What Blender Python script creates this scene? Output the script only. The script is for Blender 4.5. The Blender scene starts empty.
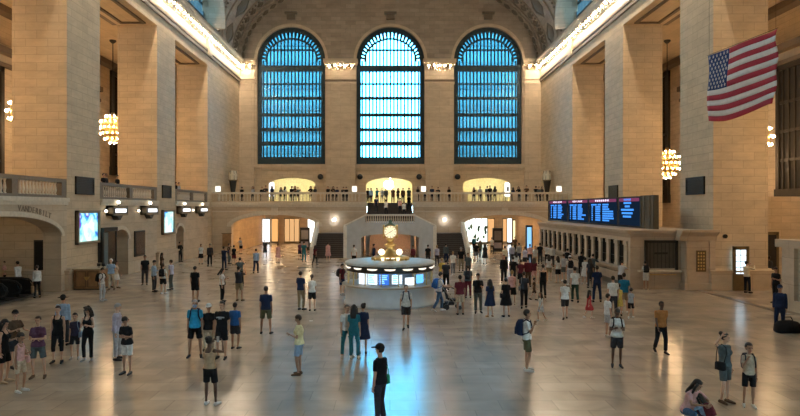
SKY = 11.5; EXPO = 1.17
import bpy, bmesh, math, random
from mathutils import Vector, Matrix
random.seed(7)
SC = bpy.context.scene
C = SC.collection
PI = math.pi
F, CX, CY, CH = 620.0, 390.0, 208.0, 4.65      # focal length in pixels, vanishing point, eye height

def G(x, y):
    """floor point seen at pixel x, y"""
    Y = F * CH / (y - CY)
    return (x - CX) * Y / F, Y

# ------------------------------------------------------------------ materials
MATS = {}
def new_mat(name):
    m = bpy.data.materials.new(name); m.use_nodes = True
    nt = m.node_tree; nt.nodes.clear()
    out = nt.nodes.new('ShaderNodeOutputMaterial')
    return m, nt, out
def nd(nt, t, **kw):
    n = nt.nodes.new(t)
    for k, v in kw.items(): setattr(n, k, v)
    return n
def principled(name, col, rough=.6, metal=0., noise=.12, nscale=6., spec=.4):
    if name in MATS: return MATS[name]
    m, nt, out = new_mat(name)
    b = nd(nt, 'ShaderNodeBsdfPrincipled')
    b.inputs['Roughness'].default_value = rough; b.inputs['Metallic'].default_value = metal
    b.inputs['Specular IOR Level'].default_value = spec
    tc = nd(nt, 'ShaderNodeTexCoord'); nz = nd(nt, 'ShaderNodeTexNoise')
    nz.inputs['Scale'].default_value = nscale; nz.inputs['Detail'].default_value = 3
    nt.links.new(tc.outputs['Object'], nz.inputs['Vector'])
    rp = nd(nt, 'ShaderNodeValToRGB')
    rp.color_ramp.elements[0].position = .25; rp.color_ramp.elements[1].position = .75
    rp.color_ramp.elements[0].color = [c * (1 - noise) for c in col] + [1]
    rp.color_ramp.elements[1].color = [min(1, c * (1 + noise)) for c in col] + [1]
    nt.links.new(nz.outputs['Fac'], rp.inputs['Fac'])
    nt.links.new(rp.outputs['Color'], b.inputs['Base Color'])
    nt.links.new(b.outputs[0], out.inputs[0])
    MATS[name] = m; return m
def emissive(name, col, s):
    if name in MATS: return MATS[name]
    m, nt, out = new_mat(name)
    e = nd(nt, 'ShaderNodeEmission'); e.inputs[0].default_value = (*col, 1); e.inputs[1].default_value = s
    nt.links.new(e.outputs[0], out.inputs[0]); MATS[name] = m; return m
def stone(name, col, bw=1.5, bh=.62, mortar=.55, var=.16, rough=.75):
    """coursed limestone blocks laid by world position"""
    m, nt, out = new_mat(name); L = nt.links.new
    b = nd(nt, 'ShaderNodeBsdfPrincipled'); b.inputs['Roughness'].default_value = rough
    b.inputs['Specular IOR Level'].default_value = .25
    g = nd(nt, 'ShaderNodeNewGeometry'); sp = nd(nt, 'ShaderNodeSeparateXYZ'); L(g.outputs['Position'], sp.inputs[0])
    sn = nd(nt, 'ShaderNodeSeparateXYZ'); L(g.outputs['Normal'], sn.inputs[0])
    ab = nd(nt, 'ShaderNodeMath', operation='ABSOLUTE'); L(sn.outputs[0], ab.inputs[0])
    gt = nd(nt, 'ShaderNodeMath', operation='GREATER_THAN'); L(ab.outputs[0], gt.inputs[0]); gt.inputs[1].default_value = .6
    mx = nd(nt, 'ShaderNodeMix'); mx.data_type = 'FLOAT'
    L(gt.outputs[0], mx.inputs[0]); L(sp.outputs[0], mx.inputs[2]); L(sp.outputs[1], mx.inputs[3])
    cb = nd(nt, 'ShaderNodeCombineXYZ'); L(mx.outputs[0], cb.inputs[0]); L(sp.outputs[2], cb.inputs[1])
    br = nd(nt, 'ShaderNodeTexBrick'); L(cb.outputs[0], br.inputs['Vector'])
    br.inputs['Scale'].default_value = 1; br.inputs['Brick Width'].default_value = bw; br.inputs['Row Height'].default_value = bh
    br.inputs['Mortar Size'].default_value = .02; br.inputs['Mortar Smooth'].default_value = .3; br.inputs['Bias'].default_value = 0
    br.inputs['Color1'].default_value = [c * (1 + var) for c in col] + [1]
    br.inputs['Color2'].default_value = [c * (1 - var) for c in col] + [1]
    br.inputs['Mortar'].default_value = [c * mortar for c in col] + [1]
    nz = nd(nt, 'ShaderNodeTexNoise'); nz.inputs['Scale'].default_value = .6; nz.inputs['Detail'].default_value = 9; nz.inputs['Roughness'].default_value = .72
    vm = nd(nt, 'ShaderNodeVectorMath', operation='MULTIPLY'); vm.inputs[1].default_value = (1, 1, 2.6); L(g.outputs['Position'], vm.inputs[0]); L(vm.outputs[0], nz.inputs['Vector'])
    rp = nd(nt, 'ShaderNodeValToRGB'); rp.color_ramp.elements[0].color = (.55, .55, .55, 1); rp.color_ramp.elements[1].color = (1.3, 1.28, 1.24, 1)
    L(nz.outputs['Fac'], rp.inputs['Fac'])
    mm = nd(nt, 'ShaderNodeMix'); mm.data_type = 'RGBA'; mm.blend_type = 'MULTIPLY'; mm.inputs[0].default_value = 1
    L(br.outputs['Color'], mm.inputs[6]); L(rp.outputs['Color'], mm.inputs[7])
    L(mm.outputs[2], b.inputs['Base Color']); L(b.outputs[0], out.inputs[0])
    MATS[name] = m; return m
def marble_floor():
    m, nt, out = new_mat('marble_floor'); L = nt.links.new
    b = nd(nt, 'ShaderNodeBsdfPrincipled'); b.inputs['Specular IOR Level'].default_value = 1.0
    g = nd(nt, 'ShaderNodeNewGeometry')
    br = nd(nt, 'ShaderNodeTexBrick'); L(g.outputs['Position'], br.inputs['Vector'])
    br.inputs['Scale'].default_value = 1; br.inputs['Brick Width'].default_value = 1.3; br.inputs['Row Height'].default_value = .75
    br.inputs['Mortar Size'].default_value = .012; br.inputs['Mortar Smooth'].default_value = .4
    c = (.42, .35, .275)
    br.inputs['Color1'].default_value = [k * 1.1 for k in c] + [1]; br.inputs['Color2'].default_value = [k * .9 for k in c] + [1]
    br.inputs['Mortar'].default_value = [k * .72 for k in c] + [1]
    nz = nd(nt, 'ShaderNodeTexNoise'); nz.inputs['Scale'].default_value = .9; nz.inputs['Detail'].default_value = 8; nz.inputs['Distortion'].default_value = .6
    L(g.outputs['Position'], nz.inputs['Vector'])
    rp = nd(nt, 'ShaderNodeValToRGB'); rp.color_ramp.elements[0].position = .3; rp.color_ramp.elements[1].position = .7
    rp.color_ramp.elements[0].color = (.78, .77, .76, 1); rp.color_ramp.elements[1].color = (1.15, 1.13, 1.1, 1)
    L(nz.outputs['Fac'], rp.inputs['Fac'])
    mm = nd(nt, 'ShaderNodeMix'); mm.data_type = 'RGBA'; mm.blend_type = 'MULTIPLY'; mm.inputs[0].default_value = 1
    L(br.outputs['Color'], mm.inputs[6]); L(rp.outputs['Color'], mm.inputs[7]); L(mm.outputs[2], b.inputs['Base Color'])
    mr = nd(nt, 'ShaderNodeMapRange'); mr.inputs[3].default_value = .19; mr.inputs[4].default_value = .27
    L(nz.outputs['Fac'], mr.inputs[0]); L(mr.outputs[0], b.inputs['Roughness'])
    L(b.outputs[0], out.inputs[0]); MATS['marble_floor'] = m; return m
def glass(name, tint=(.85, .95, 1.), refl=.08):
    m, nt, out = new_mat(name); L = nt.links.new
    t = nd(nt, 'ShaderNodeBsdfTransparent'); t.inputs[0].default_value = (*tint, 1)
    gl = nd(nt, 'ShaderNodeBsdfGlossy'); gl.inputs['Roughness'].default_value = .25
    mx = nd(nt, 'ShaderNodeMixShader'); mx.inputs[0].default_value = refl
    L(t.outputs[0], mx.inputs[1]); L(gl.outputs[0], mx.inputs[2]); L(mx.outputs[0], out.inputs[0])
    MATS[name] = m; return m

STONE = stone('limestone', (.61, .48, .33), bw=1.25, bh=.46, mortar=.80, var=.055)
STONE_FINE = stone('limestone_fine', (.58, .47, .345), bw=2.4, bh=.9, mortar=.8, var=.06)
STONE_DARK = stone('vault_and_shade_stone', (.35, .29, .23), bw=1.2, bh=.5, mortar=.8, var=.12)  # stone of the vault; also stands in for shade on the end wall arch
STONE_LIGHT = principled('pale_stone', (.62, .54, .42), .6); CORNICE = principled('cornice_stone', (.42, .35, .26), .7); COPING = principled('coping_stone', (.80, .76, .68), .5)
ORNA = principled('ornament_bronze', (.15, .12, .085), .6); SIGNF = principled('sign_frame', (.26, .20, .13), .5)
MARBLE_GREY = principled('grey_marble', (.55, .585, .61), .3, noise=.08, nscale=3)
MARBLE_TAN = stone('tan_marble', (.56, .445, .33), bw=1.6, bh=1.2, mortar=.8, var=.05, rough=.45)
FLOORM = marble_floor()
BRONZE = principled('dark_bronze', (.045, .040, .034), .45, .6)
BRONZE_L = principled('bronze', (.20, .145, .075), .4, .8)
IRON = principled('window_iron', (.022, .042, .052), .55, .2)
BLACK = principled('black_metal', (.012, .012, .013), .4)
BRASS = principled('brass', (.72, .50, .20), .3, 1.)
GREEN_BRASS = principled('aged_brass', (.12, .17, .12), .4, .8)
WOOD = principled('desk_wood', (.30, .165, .075), .45, noise=.25, nscale=3)
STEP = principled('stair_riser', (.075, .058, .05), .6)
WHITE_ENAMEL = principled('white_enamel', (.8, .76, .64), .4)
GLASS = glass('window_glass', (.88, .97, 1.), .03); GLASS_B = glass('blue_window_glass', (.40, .82, .98), .03); GLASS_C = glass('clear_glass', (.93, .96, .97), .1)
BULB = emissive('bulb', (1, .66, .34), 95.); LAMP = emissive('cornice_glow', (1, .80, .56), 330.); GLOBE = emissive('globe_white', (1, .88, .68), 3.6)
LAMP_COOL = emissive('lamp_cool', (.95, .97, 1), 12.)
PLASTER = principled('cream_plaster', (.74, .68, .46), .8); PEACH = principled('peach_plaster', (.66, .47, .33), .8)

# ------------------------------------------------------------------ mesh builder
class MB:
    def __init__(s): s.v = []; s.f = []; s.m = []; s.mi = 0
    def add(s, vs, fs):
        o = len(s.v); s.v += [tuple(v) for v in vs]; s.f += [tuple(i + o for i in f) for f in fs]; s.m += [s.mi] * len(fs)
        return s
    def box(s, x0, x1, y0, y1, z0, z1):
        x0, x1 = min(x0, x1), max(x0, x1); y0, y1 = min(y0, y1), max(y0, y1); z0, z1 = min(z0, z1), max(z0, z1)
        return s.add([(x0,y0,z0),(x1,y0,z0),(x1,y1,z0),(x0,y1,z0),(x0,y0,z1),(x1,y0,z1),(x1,y1,z1),(x0,y1,z1)],
              [(0,3,2,1),(4,5,6,7),(0,1,5,4),(1,2,6,5),(2,3,7,6),(3,0,4,7)])
    def loft(s, rings, cap=True, close=False):
        n = len(rings[0]); vs = [p for r in rings for p in r]; fs = []
        K = len(rings)
        for k in range(K if close else K - 1):
            a, b = k * n, ((k + 1) % K) * n
            for i in range(n): j = (i + 1) % n; fs.append((a + i, a + j, b + j, b + i))
        if cap and not close: fs.append(tuple(range(n - 1, -1, -1))); fs.append(tuple(range((K - 1) * n, K * n)))
        return s.add(vs, fs)
    def tube(s, pts, rad, n=8, cap=True):
        pts = [Vector(p) for p in pts]; K = len(pts)
        if not isinstance(rad, (list, tuple)): rad = [rad] * K
        rings = []; up = None
        for k in range(K):
            t = (pts[min(k + 1, K - 1)] - pts[max(k - 1, 0)]).normalized()
            if up is None: up = Vector((0, 0, 1)) if abs(t.z) < .9 else Vector((0, 1, 0))
            a = t.cross(up).normalized(); b = a.cross(t).normalized(); up = b
            rings.append([pts[k] + (a * math.cos(2*PI*i/n) + b * math.sin(2*PI*i/n)) * rad[k] for i in range(n)])
        return s.loft(rings, cap)
    def lathe(s, prof, c=(0, 0, 0), n=24, a0=0, a1=2*PI):
        full = abs(a1 - a0 - 2*PI) < 1e-6; N = n if full else n + 1
        vs = []; fs = []
        for r, z in prof:
            for i in range(N):
                a = a0 + (a1 - a0) * i / n; vs.append((c[0] + r*math.cos(a), c[1] + r*math.sin(a), c[2] + z))
        for k in range(len(prof) - 1):
            for i in range(n):
                j = (i + 1) % N; fs.append((k*N + i, k*N + j, (k+1)*N + j, (k+1)*N + i))
        return s.add(vs, fs)
    def ball(s, c, r, n=10, m=6):
        if not isinstance(r, (list, tuple)): r = (r, r, r)
        vs = [(c[0], c[1], c[2] - r[2])]; fs = []
        for k in range(1, m):
            t = -PI/2 + PI*k/m
            for i in range(n): a = 2*PI*i/n; vs.append((c[0] + r[0]*math.cos(t)*math.cos(a), c[1] + r[1]*math.cos(t)*math.sin(a), c[2] + r[2]*math.sin(t)))
        vs.append((c[0], c[1], c[2] + r[2])); T = len(vs) - 1
        for i in range(n): fs.append((0, 1 + (i+1) % n, 1 + i))
        for k in range(m - 2):
            for i in range(n): j = (i+1) % n; a = 1 + k*n; fs.append((a+i, a+j, a+n+j, a+n+i))
        a = 1 + (m-2)*n
        for i in range(n): fs.append((a+i, a + (i+1) % n, T))
        return s.add(vs, fs)
    def prism(s, poly, axis, a, b):
        """poly of 2-D points; axis 'x': (y,z), 'y': (x,z), 'z': (x,y)"""
        def P(p, t): return {'x': (t, p[0], p[1]), 'y': (p[0], t, p[1]), 'z': (p[0], p[1], t)}[axis]
        n = len(poly); vs = [P(p, a) for p in poly] + [P(p, b) for p in poly]
        fs = [tuple(range(n)), tuple(range(2*n - 1, n - 1, -1))] + [(i, (i+1) % n, (i+1) % n + n, i + n) for i in range(n)]
        return s.add(vs, fs)
    def mesh(s, name, mats, smooth=False, fix=True):
        me = bpy.data.meshes.new(name); me.from_pydata(s.v, [], s.f)
        mats = mats if isinstance(mats, (list, tuple)) else [mats]
        for m in mats: me.materials.append(m)
        if len(mats) > 1: me.polygons.foreach_set('material_index', s.m)
        if fix:
            bm = bmesh.new(); bm.from_mesh(me); bmesh.ops.recalc_face_normals(bm, faces=bm.faces); bm.to_mesh(me); bm.free()
        if smooth: me.polygons.foreach_set('use_smooth', [True] * len(me.polygons))
        me.update(); return me
    def build(s, name, mats, parent=None, smooth=False, **props):
        return link(s.mesh(name, mats, smooth), name, parent, **props)
def link(me, name, parent=None, loc=None, rz=0, **props):
    o = bpy.data.objects.new(name, me); C.objects.link(o)
    if parent: o.parent = parent
    if loc is not None: o.location = loc
    if rz: o.rotation_euler[2] = rz
    for k, v in props.items(): o[k] = v
    return o
def thing(name, label, cat, loc=(0, 0, 0), rz=0, group=None, kind=None):
    o = bpy.data.objects.new(name, None); C.objects.link(o); o.location = loc; o.rotation_euler[2] = rz
    o.empty_display_size = .1
    o['label'] = label; o['category'] = cat
    if group: o['group'] = group
    if kind: o['kind'] = kind
    return o
def tag(o, label, cat, group=None, kind=None):
    o['label'] = label; o['category'] = cat
    if group: o['group'] = group
    if kind: o['kind'] = kind
    return o
def copy_tree(o, parent=None):
    c = o.copy(); C.objects.link(c)
    if parent: c.parent = parent
    for ch in list(o.children): copy_tree(ch, c)
    return c
def cut(name, base, cutters, mats, smooth=False):
    """boolean difference of MB solids -> mesh"""
    bo = link(base.mesh(name, mats), name)
    cb = MB()
    cos = []
    for c in cutters:
        co = link(c.mesh('cutter', mats), 'cutter'); cos.append(co)
        md = bo.modifiers.new('b', 'BOOLEAN'); md.operation = 'DIFFERENCE'; md.solver = 'EXACT'; md.object = co
    dg = bpy.context.evaluated_depsgraph_get(); dg.update()
    me = bpy.data.meshes.new_from_object(bo.evaluated_get(dg)); me.name = name
    for o in cos + [bo]: bpy.data.objects.remove(o)
    return me
def arch_poly(c, hw, z0, zs, rise, n=24):
    """opening outline: straight jambs z0..zs then elliptical head"""
    p = [(c - hw, z0), (c + hw, z0)]
    for i in range(n + 1):
        a = PI * i / n; p.append((c + hw*math.cos(a), zs + rise*math.sin(a)))
    return p
# ================================================================== THE HALL
HW = 18.3                                   # half width of the hall
YE, YB = 75.6, 63.7                         # end wall, front of the far balcony
PIERS = [(-5.7, -1.7), (7.9, 11.9), (21.5, 25.5), (35.1, 39.1), (48.7, 52.8)]
BAYS = [3.1, 16.7, 30.3, 43.9, 57.5]
ZS, AV = 22.6, 11.0                         # springing of the vault, its rise
def S(name, mb, mats, smooth=False):
    o = mb.build(name, mats, smooth=smooth); o['kind'] = 'structure'; return o
def SL(name, me):
    o = link(me, name); o['kind'] = 'structure'; return o

S('floor', MB().box(-34, 34, -12.5, 104, -.3, 0), FLOORM)
b = MB(); b.box(17.3, 17.6, 27, 37.4, -.05, .012); S('trim_1', b, principled('dark_border', (.11, .085, .06), .35))

# ---- side walls: piers, lintel band, aisle behind
for s, side in ((-1, 'left'), (1, 'right')):
    for k, (a, c) in enumerate(PIERS):
        b = MB(); b.box(s*HW, s*21.4, a, c, 0, 19.0)
        p = S('pillar', b, STONE)
        b = MB(); e = .22
        b.prism([(a - e, 0), (c + e, 0), (c + e, 1.0), (c, 1.22), (a, 1.22), (a - e, 1.0)], 'x', s*(HW - e), s*21.6)
        b.box(s*(HW - .30), s*21.7, a - .30, c + .30, 1.02, 1.14)
        b.build('plinth', STONE_FINE, p)
    b = MB()
    b.box(s*HW, s*21.4, 62.2, YE + .9, 0, ZS)                 # solid end bay
    b.box(s*HW, s*21.4, -12.5, 62.2, 19.0, ZS + .4)           # lintel over the openings
    if s < 0:
        b.box(s*(HW + .1), s*30.2, -12.5, 62.2, 4.8, 5.2)            # gallery floor
        for a, c in PIERS: b.box(s*21.4, s*30.2, a, c, 0, 4.8)
    b.box(s*30.2, s*30.9, -12.5, 78, 0, 21)
    b.box(s*21.4, s*30.9, -12.5, 78, 20.2, 21)                # aisle ceiling
    b.box(s*21.4, s*30.2, -12.5, -12, 0, 20.2); b.box(s*21.4, s*30.2, 76, 76.5, 0, 20.2)
    S('wall_' + side, b, STONE)
    # aisle cornice and soffit coffers
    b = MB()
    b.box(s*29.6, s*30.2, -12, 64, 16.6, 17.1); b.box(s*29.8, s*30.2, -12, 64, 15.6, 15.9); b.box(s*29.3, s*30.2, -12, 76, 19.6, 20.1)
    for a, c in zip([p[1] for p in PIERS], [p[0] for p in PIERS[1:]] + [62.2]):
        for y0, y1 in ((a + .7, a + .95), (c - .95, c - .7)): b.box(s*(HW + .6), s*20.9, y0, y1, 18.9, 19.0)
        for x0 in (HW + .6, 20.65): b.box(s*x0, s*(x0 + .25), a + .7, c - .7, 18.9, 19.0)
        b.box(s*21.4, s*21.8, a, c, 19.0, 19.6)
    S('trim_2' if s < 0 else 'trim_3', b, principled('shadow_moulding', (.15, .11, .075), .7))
    # aisle windows: bronze frames with upright bars
    for yc in BAYS + [71.1]:
        zt = 19.4 if yc > 70 else 15.6; zb = 8.4 if yc > 70 and s < 0 else 5.4
        b = MB(); b.box(s*29.95, s*30.2, yc - 4.3, yc - 3.9, zb, zt); b.box(s*29.95, s*30.2, yc + 3.9, yc + 4.3, zb, zt)
        b.box(s*29.95, s*30.2, yc - 4.3, yc + 4.3, zt - .4, zt + .1); b.box(s*29.9, s*30.2, yc - 4.4, yc + 4.4, zb - .2, zb + .7)
        for i in range(11): y = yc - 3.5 + .7*i; b.box(s*30.0, s*30.2, y - .07, y + .07, zb + .6, zt - .3)
        for z in (8.2, 10.4, 12.6): b.box(s*30.02, s*30.2, yc - 4, yc + 4, z, z + .22)
        w = S('window_%d' % (20 + int(yc) + (100 if s > 0 else 0)), b, principled('aisle_bronze', (.035, .027, .018), .45, .4))
        MB().box(s*30.1, s*30.22, yc - 4, yc + 4, zb + .6, zt - .3).build('pane', principled('dark_pane', (.03, .028, .025), .12), w)

# ---- main cornice along both sides
prof = [(0, 19.9), (.12, 19.95), (.16, 20.15), (.07, 20.22), (.2, 20.32), (.22, 20.48), (.06, 20.58), (.06, 21.3), (.22, 21.42), (.28, 21.72),
        (.60, 21.84), (.63, 22.12), (.72, 22.25), (.76, 22.5), (.55, 22.62), (-.3, 22.7), (-.3, 19.9)]
for s in (-1, 1):
    b = MB()
    b.loft([[(s*(HW - d), y, z) for d, z in prof] for y in (-12, YE)])
    y = 20.
    while y < YE - .3:
        b.prism([(s*(HW - .08), 21.25), (s*(HW - .44), 21.6), (s*(HW - .48), 21.83), (s*(HW - .08), 21.83)], 'y', y, y + .3); y += .85
    y = 20.
    while y < YE - .1:                                        # egg-shaped crown moulding
        b.ball((s*(HW - .70), y, 22.32), (.09, .17, .17), 6, 4); y += .55
    for y in (62.2,): b.box(s*(HW - .35), s*HW, y - .5, y + .5, 19.9, 22.6)
    S('trim_4' if s < 0 else 'trim_5', b, CORNICE)
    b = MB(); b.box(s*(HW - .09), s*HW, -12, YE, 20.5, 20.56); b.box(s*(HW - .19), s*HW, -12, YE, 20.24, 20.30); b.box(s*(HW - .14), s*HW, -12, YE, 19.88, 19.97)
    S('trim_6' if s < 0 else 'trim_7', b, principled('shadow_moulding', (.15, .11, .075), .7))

# ---- vault with lunettes
def ell(r, n=48): return [((HW - r)*math.cos(PI*i/n), ZS + (AV - r)*math.sin(PI*i/n)) for i in range(n + 1)]
def ring(mb, y0, y1, r0, r1=-.7):
    o, i = ell(r1), ell(r0); n = len(o)
    rows = []
    for y in (y0, y1): rows.append([(x, y, z) for x, z in o] + [(x, y, z) for x, z in reversed(i)])
    return mb.loft(rows)
base = ring(MB(), -12.5, 62.2, 0)
cuts = []
for yc in BAYS:
    cuts.append(MB().prism(arch_poly(yc, 4.2, 21.5, 22.9, 4.2, 32), 'x', -25, 25))
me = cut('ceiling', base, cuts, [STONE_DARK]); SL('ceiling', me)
n = 40
for yc in BAYS:
    for s in (-1, 1):
        b = MB(); po = arch_poly(yc, 4.5, 22.5, 22.9, 4.5, 32); pi_ = arch_poly(yc, 4.2, 22.5, 22.9, 4.2, 32)
        b.loft([[(s*x, p[0], p[1]) for p in po[1:] + po[:1]] + [(s*x, p[0], p[1]) for p in reversed(pi_[1:] + pi_[:1])] for x in (16.4, 19.0)])
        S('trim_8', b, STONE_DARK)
        b = MB()
        for i in range(-9, 10):
            y = yc + .44*i; h = math.sqrt(max(0, 4.15**2 - (.44*i)**2))
            if h > .3: b.box(s*18.5, s*18.7, y - .06, y + .06, 22.5, 22.9 + h)
        for z in (23.6, 24.8, 26): hw = math.sqrt(4.15**2 - (z - 22.9)**2); b.box(s*18.5, s*18.7, yc - hw, yc + hw, z - .08, z + .08)
        w = S('window_%d' % (200 + int(yc) + (100 if s > 0 else 0)), b, IRON)
        MB().prism(arch_poly(yc, 4.25, 22.5, 22.9, 4.25, 24), 'x', s*18.72, s*18.76).build('pane', GLASS, w)

# decorated bands of the vault before the end wall
b = MB(); bands = [(62.2, 63.0, .35), (63.0, 64.6, .1), (64.6, 65.2, .3), (65.2, 66.8, .12), (66.8, 67.4, .3), (67.4, 71.2, .15), (71.2, 71.8, .3),
                   (71.8, 73.6, .1), (73.6, 74.1, .3), (74.1, 75.6, .45)]
for y0, y1, r in bands: ring(b, y0, y1, r)
b.mi = 1
def on_vault(a, r): return (HW - r)*math.cos(a), ZS + (AV - r)*math.sin(a)
for yc, r, hw, ht, cnt, ph in ((69.3, .15, 1.25, 1.3, 11, 0), (74.8, .45, .35, .4, 36, 0), (72.7, .1, .45, .4, 34, .5)):
    for k in range(cnt):
        a = PI*(k + .5 + ph*.5)/cnt
        x, z = on_vault(a, r); t = Vector((-(HW)*math.sin(a), 0, AV*math.cos(a))).normalized(); nn = Vector((t.z, 0, -t.x))
        if nn.z > 0: nn = -nn
        pts = []
        for j in range(10):
            q = 2*PI*j/10; w = 1 + .18*math.cos(4*q)
            pts.append((math.cos(q)*w, math.sin(q)*w))
        rows = []
        for f_, h in ((1, 0), (.95, .10), (.7, .2), (.62, .08), (.3, .16)):
            rows.append([Vector((x, yc, z)) + t*(u*ht*f_) + Vector((0, v*hw*f_, 0)) + nn*h for u, v in pts])
        b.loft(rows)
for yc in (64.9, 71.5):
    for k in range(80):
        a = PI*(k + .5)/80; x, z = on_vault(a, .34); b.ball((x, yc, z), (.14, .22, .14), 5, 3)
S('trim_9', b, [STONE_DARK, ORNA])

# ---- end wall with three tall arched windows
WINX = (-12.05, .05, 11.95); WH = 4.15; WZ0, WZS = 10.0, 22.6
AX = ((-12.0, 2.9), (-.1, 2.85), (11.85, 2.92))
base = MB().prism([(-19, 4.86), (19, 4.86), (19, ZS), (-19, ZS)], 'y', YE, YE + .9)
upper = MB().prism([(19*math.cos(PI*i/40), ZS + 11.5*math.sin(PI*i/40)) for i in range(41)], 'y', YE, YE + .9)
cuts = [MB().prism(arch_poly(x, WH, WZ0, WZS, WH, 36), 'y', YE - 1, YE + 2) for x in WINX]
cuts += [MB().prism(arch_poly(x, h, 5.2, 7.5, .85, 24), 'y', YE - 1, YE + 2) for x, h in AX]
SL('wall_end', cut('wall_end', base, cuts, [STONE])); SL('wall_end_arch', cut('wall_end_arch', upper, cuts[:3], [STONE_DARK]))  # arch part in darker stone: its lack of light put into the colour
b = MB(); b.mi = 0                                             # pilasters, sills
for x0, x1 in ((-7.75, -4.2), (4.3, 7.7), (-18.3, -16.45), (16.35, 18.3)):
    b.box(x0, x1, YE - .35, YE + .05, 5.2, 20.2)
    b.box(x0 - .12, x1 + .12, YE - .5, YE, 19.7, 19.95); b.box(x0 - .08, x1 + .08, YE - .45, YE, 20.25, 20.5)
    b.box(x0 - .05, x1 + .05, YE - .40, YE, 20.5, 21.4); b.box(x0 - .2, x1 + .2, YE - .75, YE, 22.0, 22.25); b.box(x0 - .3, x1 + .3, YE - .95, YE, 22.25, 22.65)
    m = max(2, int((x1 - x0)/.75))
    for i in range(m): x = x0 + (x1 - x0)*(i + .5)/m; b.box(x - .14, x + .14, YE - .7, YE, 21.4, 22.0)
for x in WINX:
    b.box(x - WH - .25, x + WH + .25, YE - .3, YE + .3, 9.55, 9.98); b.box(x - WH - .1, x + WH + .1, YE - .18, YE + .1, 9.3, 9.55)
    po, pi_ = arch_poly(x, WH + .35, WZ0, WZS, WH + .35, 36), arch_poly(x, WH + .02, WZ0, WZS, WH + .02, 36)
    b.loft([[(p[0], y, p[1]) for p in po[1:] + po[:1]] + [(p[0], y, p[1]) for p in reversed(pi_[1:] + pi_[:1])] for y in (YE - .14, YE + .02)])
S('trim_10', b, STONE_FINE)
b = MB()
for x in WINX: b.box(x - .75, x + .75, YE - .4, YE, 28.25, 28.5); b.box(x - .5, x + .5, YE - .3, YE, 27.6, 28.25)
S('trim_11', b, ORNA)
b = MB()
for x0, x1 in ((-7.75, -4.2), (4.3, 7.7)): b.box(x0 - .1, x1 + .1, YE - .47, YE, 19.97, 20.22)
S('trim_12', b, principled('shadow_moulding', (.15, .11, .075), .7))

def big_window(name, xc, yf, d=1):
    b = MB()
    def arc(hw, top): return arch_poly(xc, hw, WZ0, WZS, top, 36)
    o, i = arc(WH, WH), arc(WH - .55, WH - .55)
    def frame(o, i, y0, y1): b.loft([[(p[0], y, p[1]) for p in o[1:] + o[:1]] + [(p[0], y, p[1]) for p in reversed(i[1:] + i[:1])] for y in (y0, y1)])
    frame(o, i, yf, yf + .3)
    r1 = WH - 1.25
    pa = [(xc + r1*1.12*math.cos(PI*k/36), WZS + r1*math.sin(PI*k/36)) for k in range(37)]
    pb = [(xc + (r1*1.12 - .2)*math.cos(PI*k/36), WZS + (r1 - .2)*math.sin(PI*k/36)) for k in range(37)]
    b.loft([[(p[0], y, p[1]) for p in pa] + [(p[0], y, p[1]) for p in reversed(pb)] for y in (yf + .02, yf + .25)])
    for k in range(1, 24):                                     # short radial bars in the arch head
        a = PI*k/24; c_, s_ = math.cos(a), math.sin(a)
        b.tube([(xc + r1*1.1*c_, yf + .12, WZS + (r1 - .05)*s_), (xc + (WH - .4)*c_, yf + .12, WZS + (WH - .4)*s_)], [.12, .19], 6)
    for k in range(-8, 9):
        x = xc + .43*k; q = 1 - (.43*k/(r1*1.12))**2
        top = WZS + (r1*math.sqrt(q) if q > 0 else .1)
        b.box(x - .095, x + .095, yf, yf + .22, WZ0, top)
    for z, t in ((21.75, .36), (19.85, .10), (18.1, .18), (16.05, .20), (14.25, .20), (12.55, .24), (10.45, .45), (24.0, .10)):
        hw = WH - .3 if z < WZS else WH - 1.2
        b.box(xc - hw, xc + hw, yf - .03, yf + (.5 if t > .2 else .24), z - t, z + t)
    for z in [10.6 + .48*k for k in range(26)]:                 # rosettes up the jambs
        for sx in (-1, 1): b.box(xc + sx*(WH - .42), xc + sx*(WH - .12), yf - .05, yf, z - .12, z + .12)
    w = S(name, b, IRON)
    MB().prism(arc(WH - .05, WH - .05), 'y', yf + .30, yf + .34).build('pane', GLASS_B, w)
    return w
for i, x in enumerate(WINX): big_window('window_%d' % (i + 1), x, YE + .35)

# rooms behind the balcony arches, lit yellow
for i, (x, h) in enumerate(AX):
    b = MB(); b.box(x - h - .6, x - h - .3, YE + .9, 80.6, 5.2, 9.2); b.box(x + h + .3, x + h + .6, YE + .9, 80.6, 5.2, 9.2)
    b.box(x - h - .6, x + h + .6, 80.6, 80.9, 5.2, 9.2); b.box(x - h - .6, x + h + .6, YE + .9, 80.9, 9.0, 9.3); b.box(x - h - .6, x + h + .6, YE, 80.9, 4.9, 5.2)
    S('wall_room_%d' % (i + 1), b, PLASTER)

# ---- unseen rear wall behind the photographer, windows left out to hold back daylight
base = MB().prism([(-19, 0), (19, 0), (19, ZS)] + [(19*math.cos(PI*i/40), ZS + 11.5*math.sin(PI*i/40)) for i in range(41)] + [(-19, ZS)], 'y', -13.2, -12.3)
S('wall_rear', base, STONE)

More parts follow.
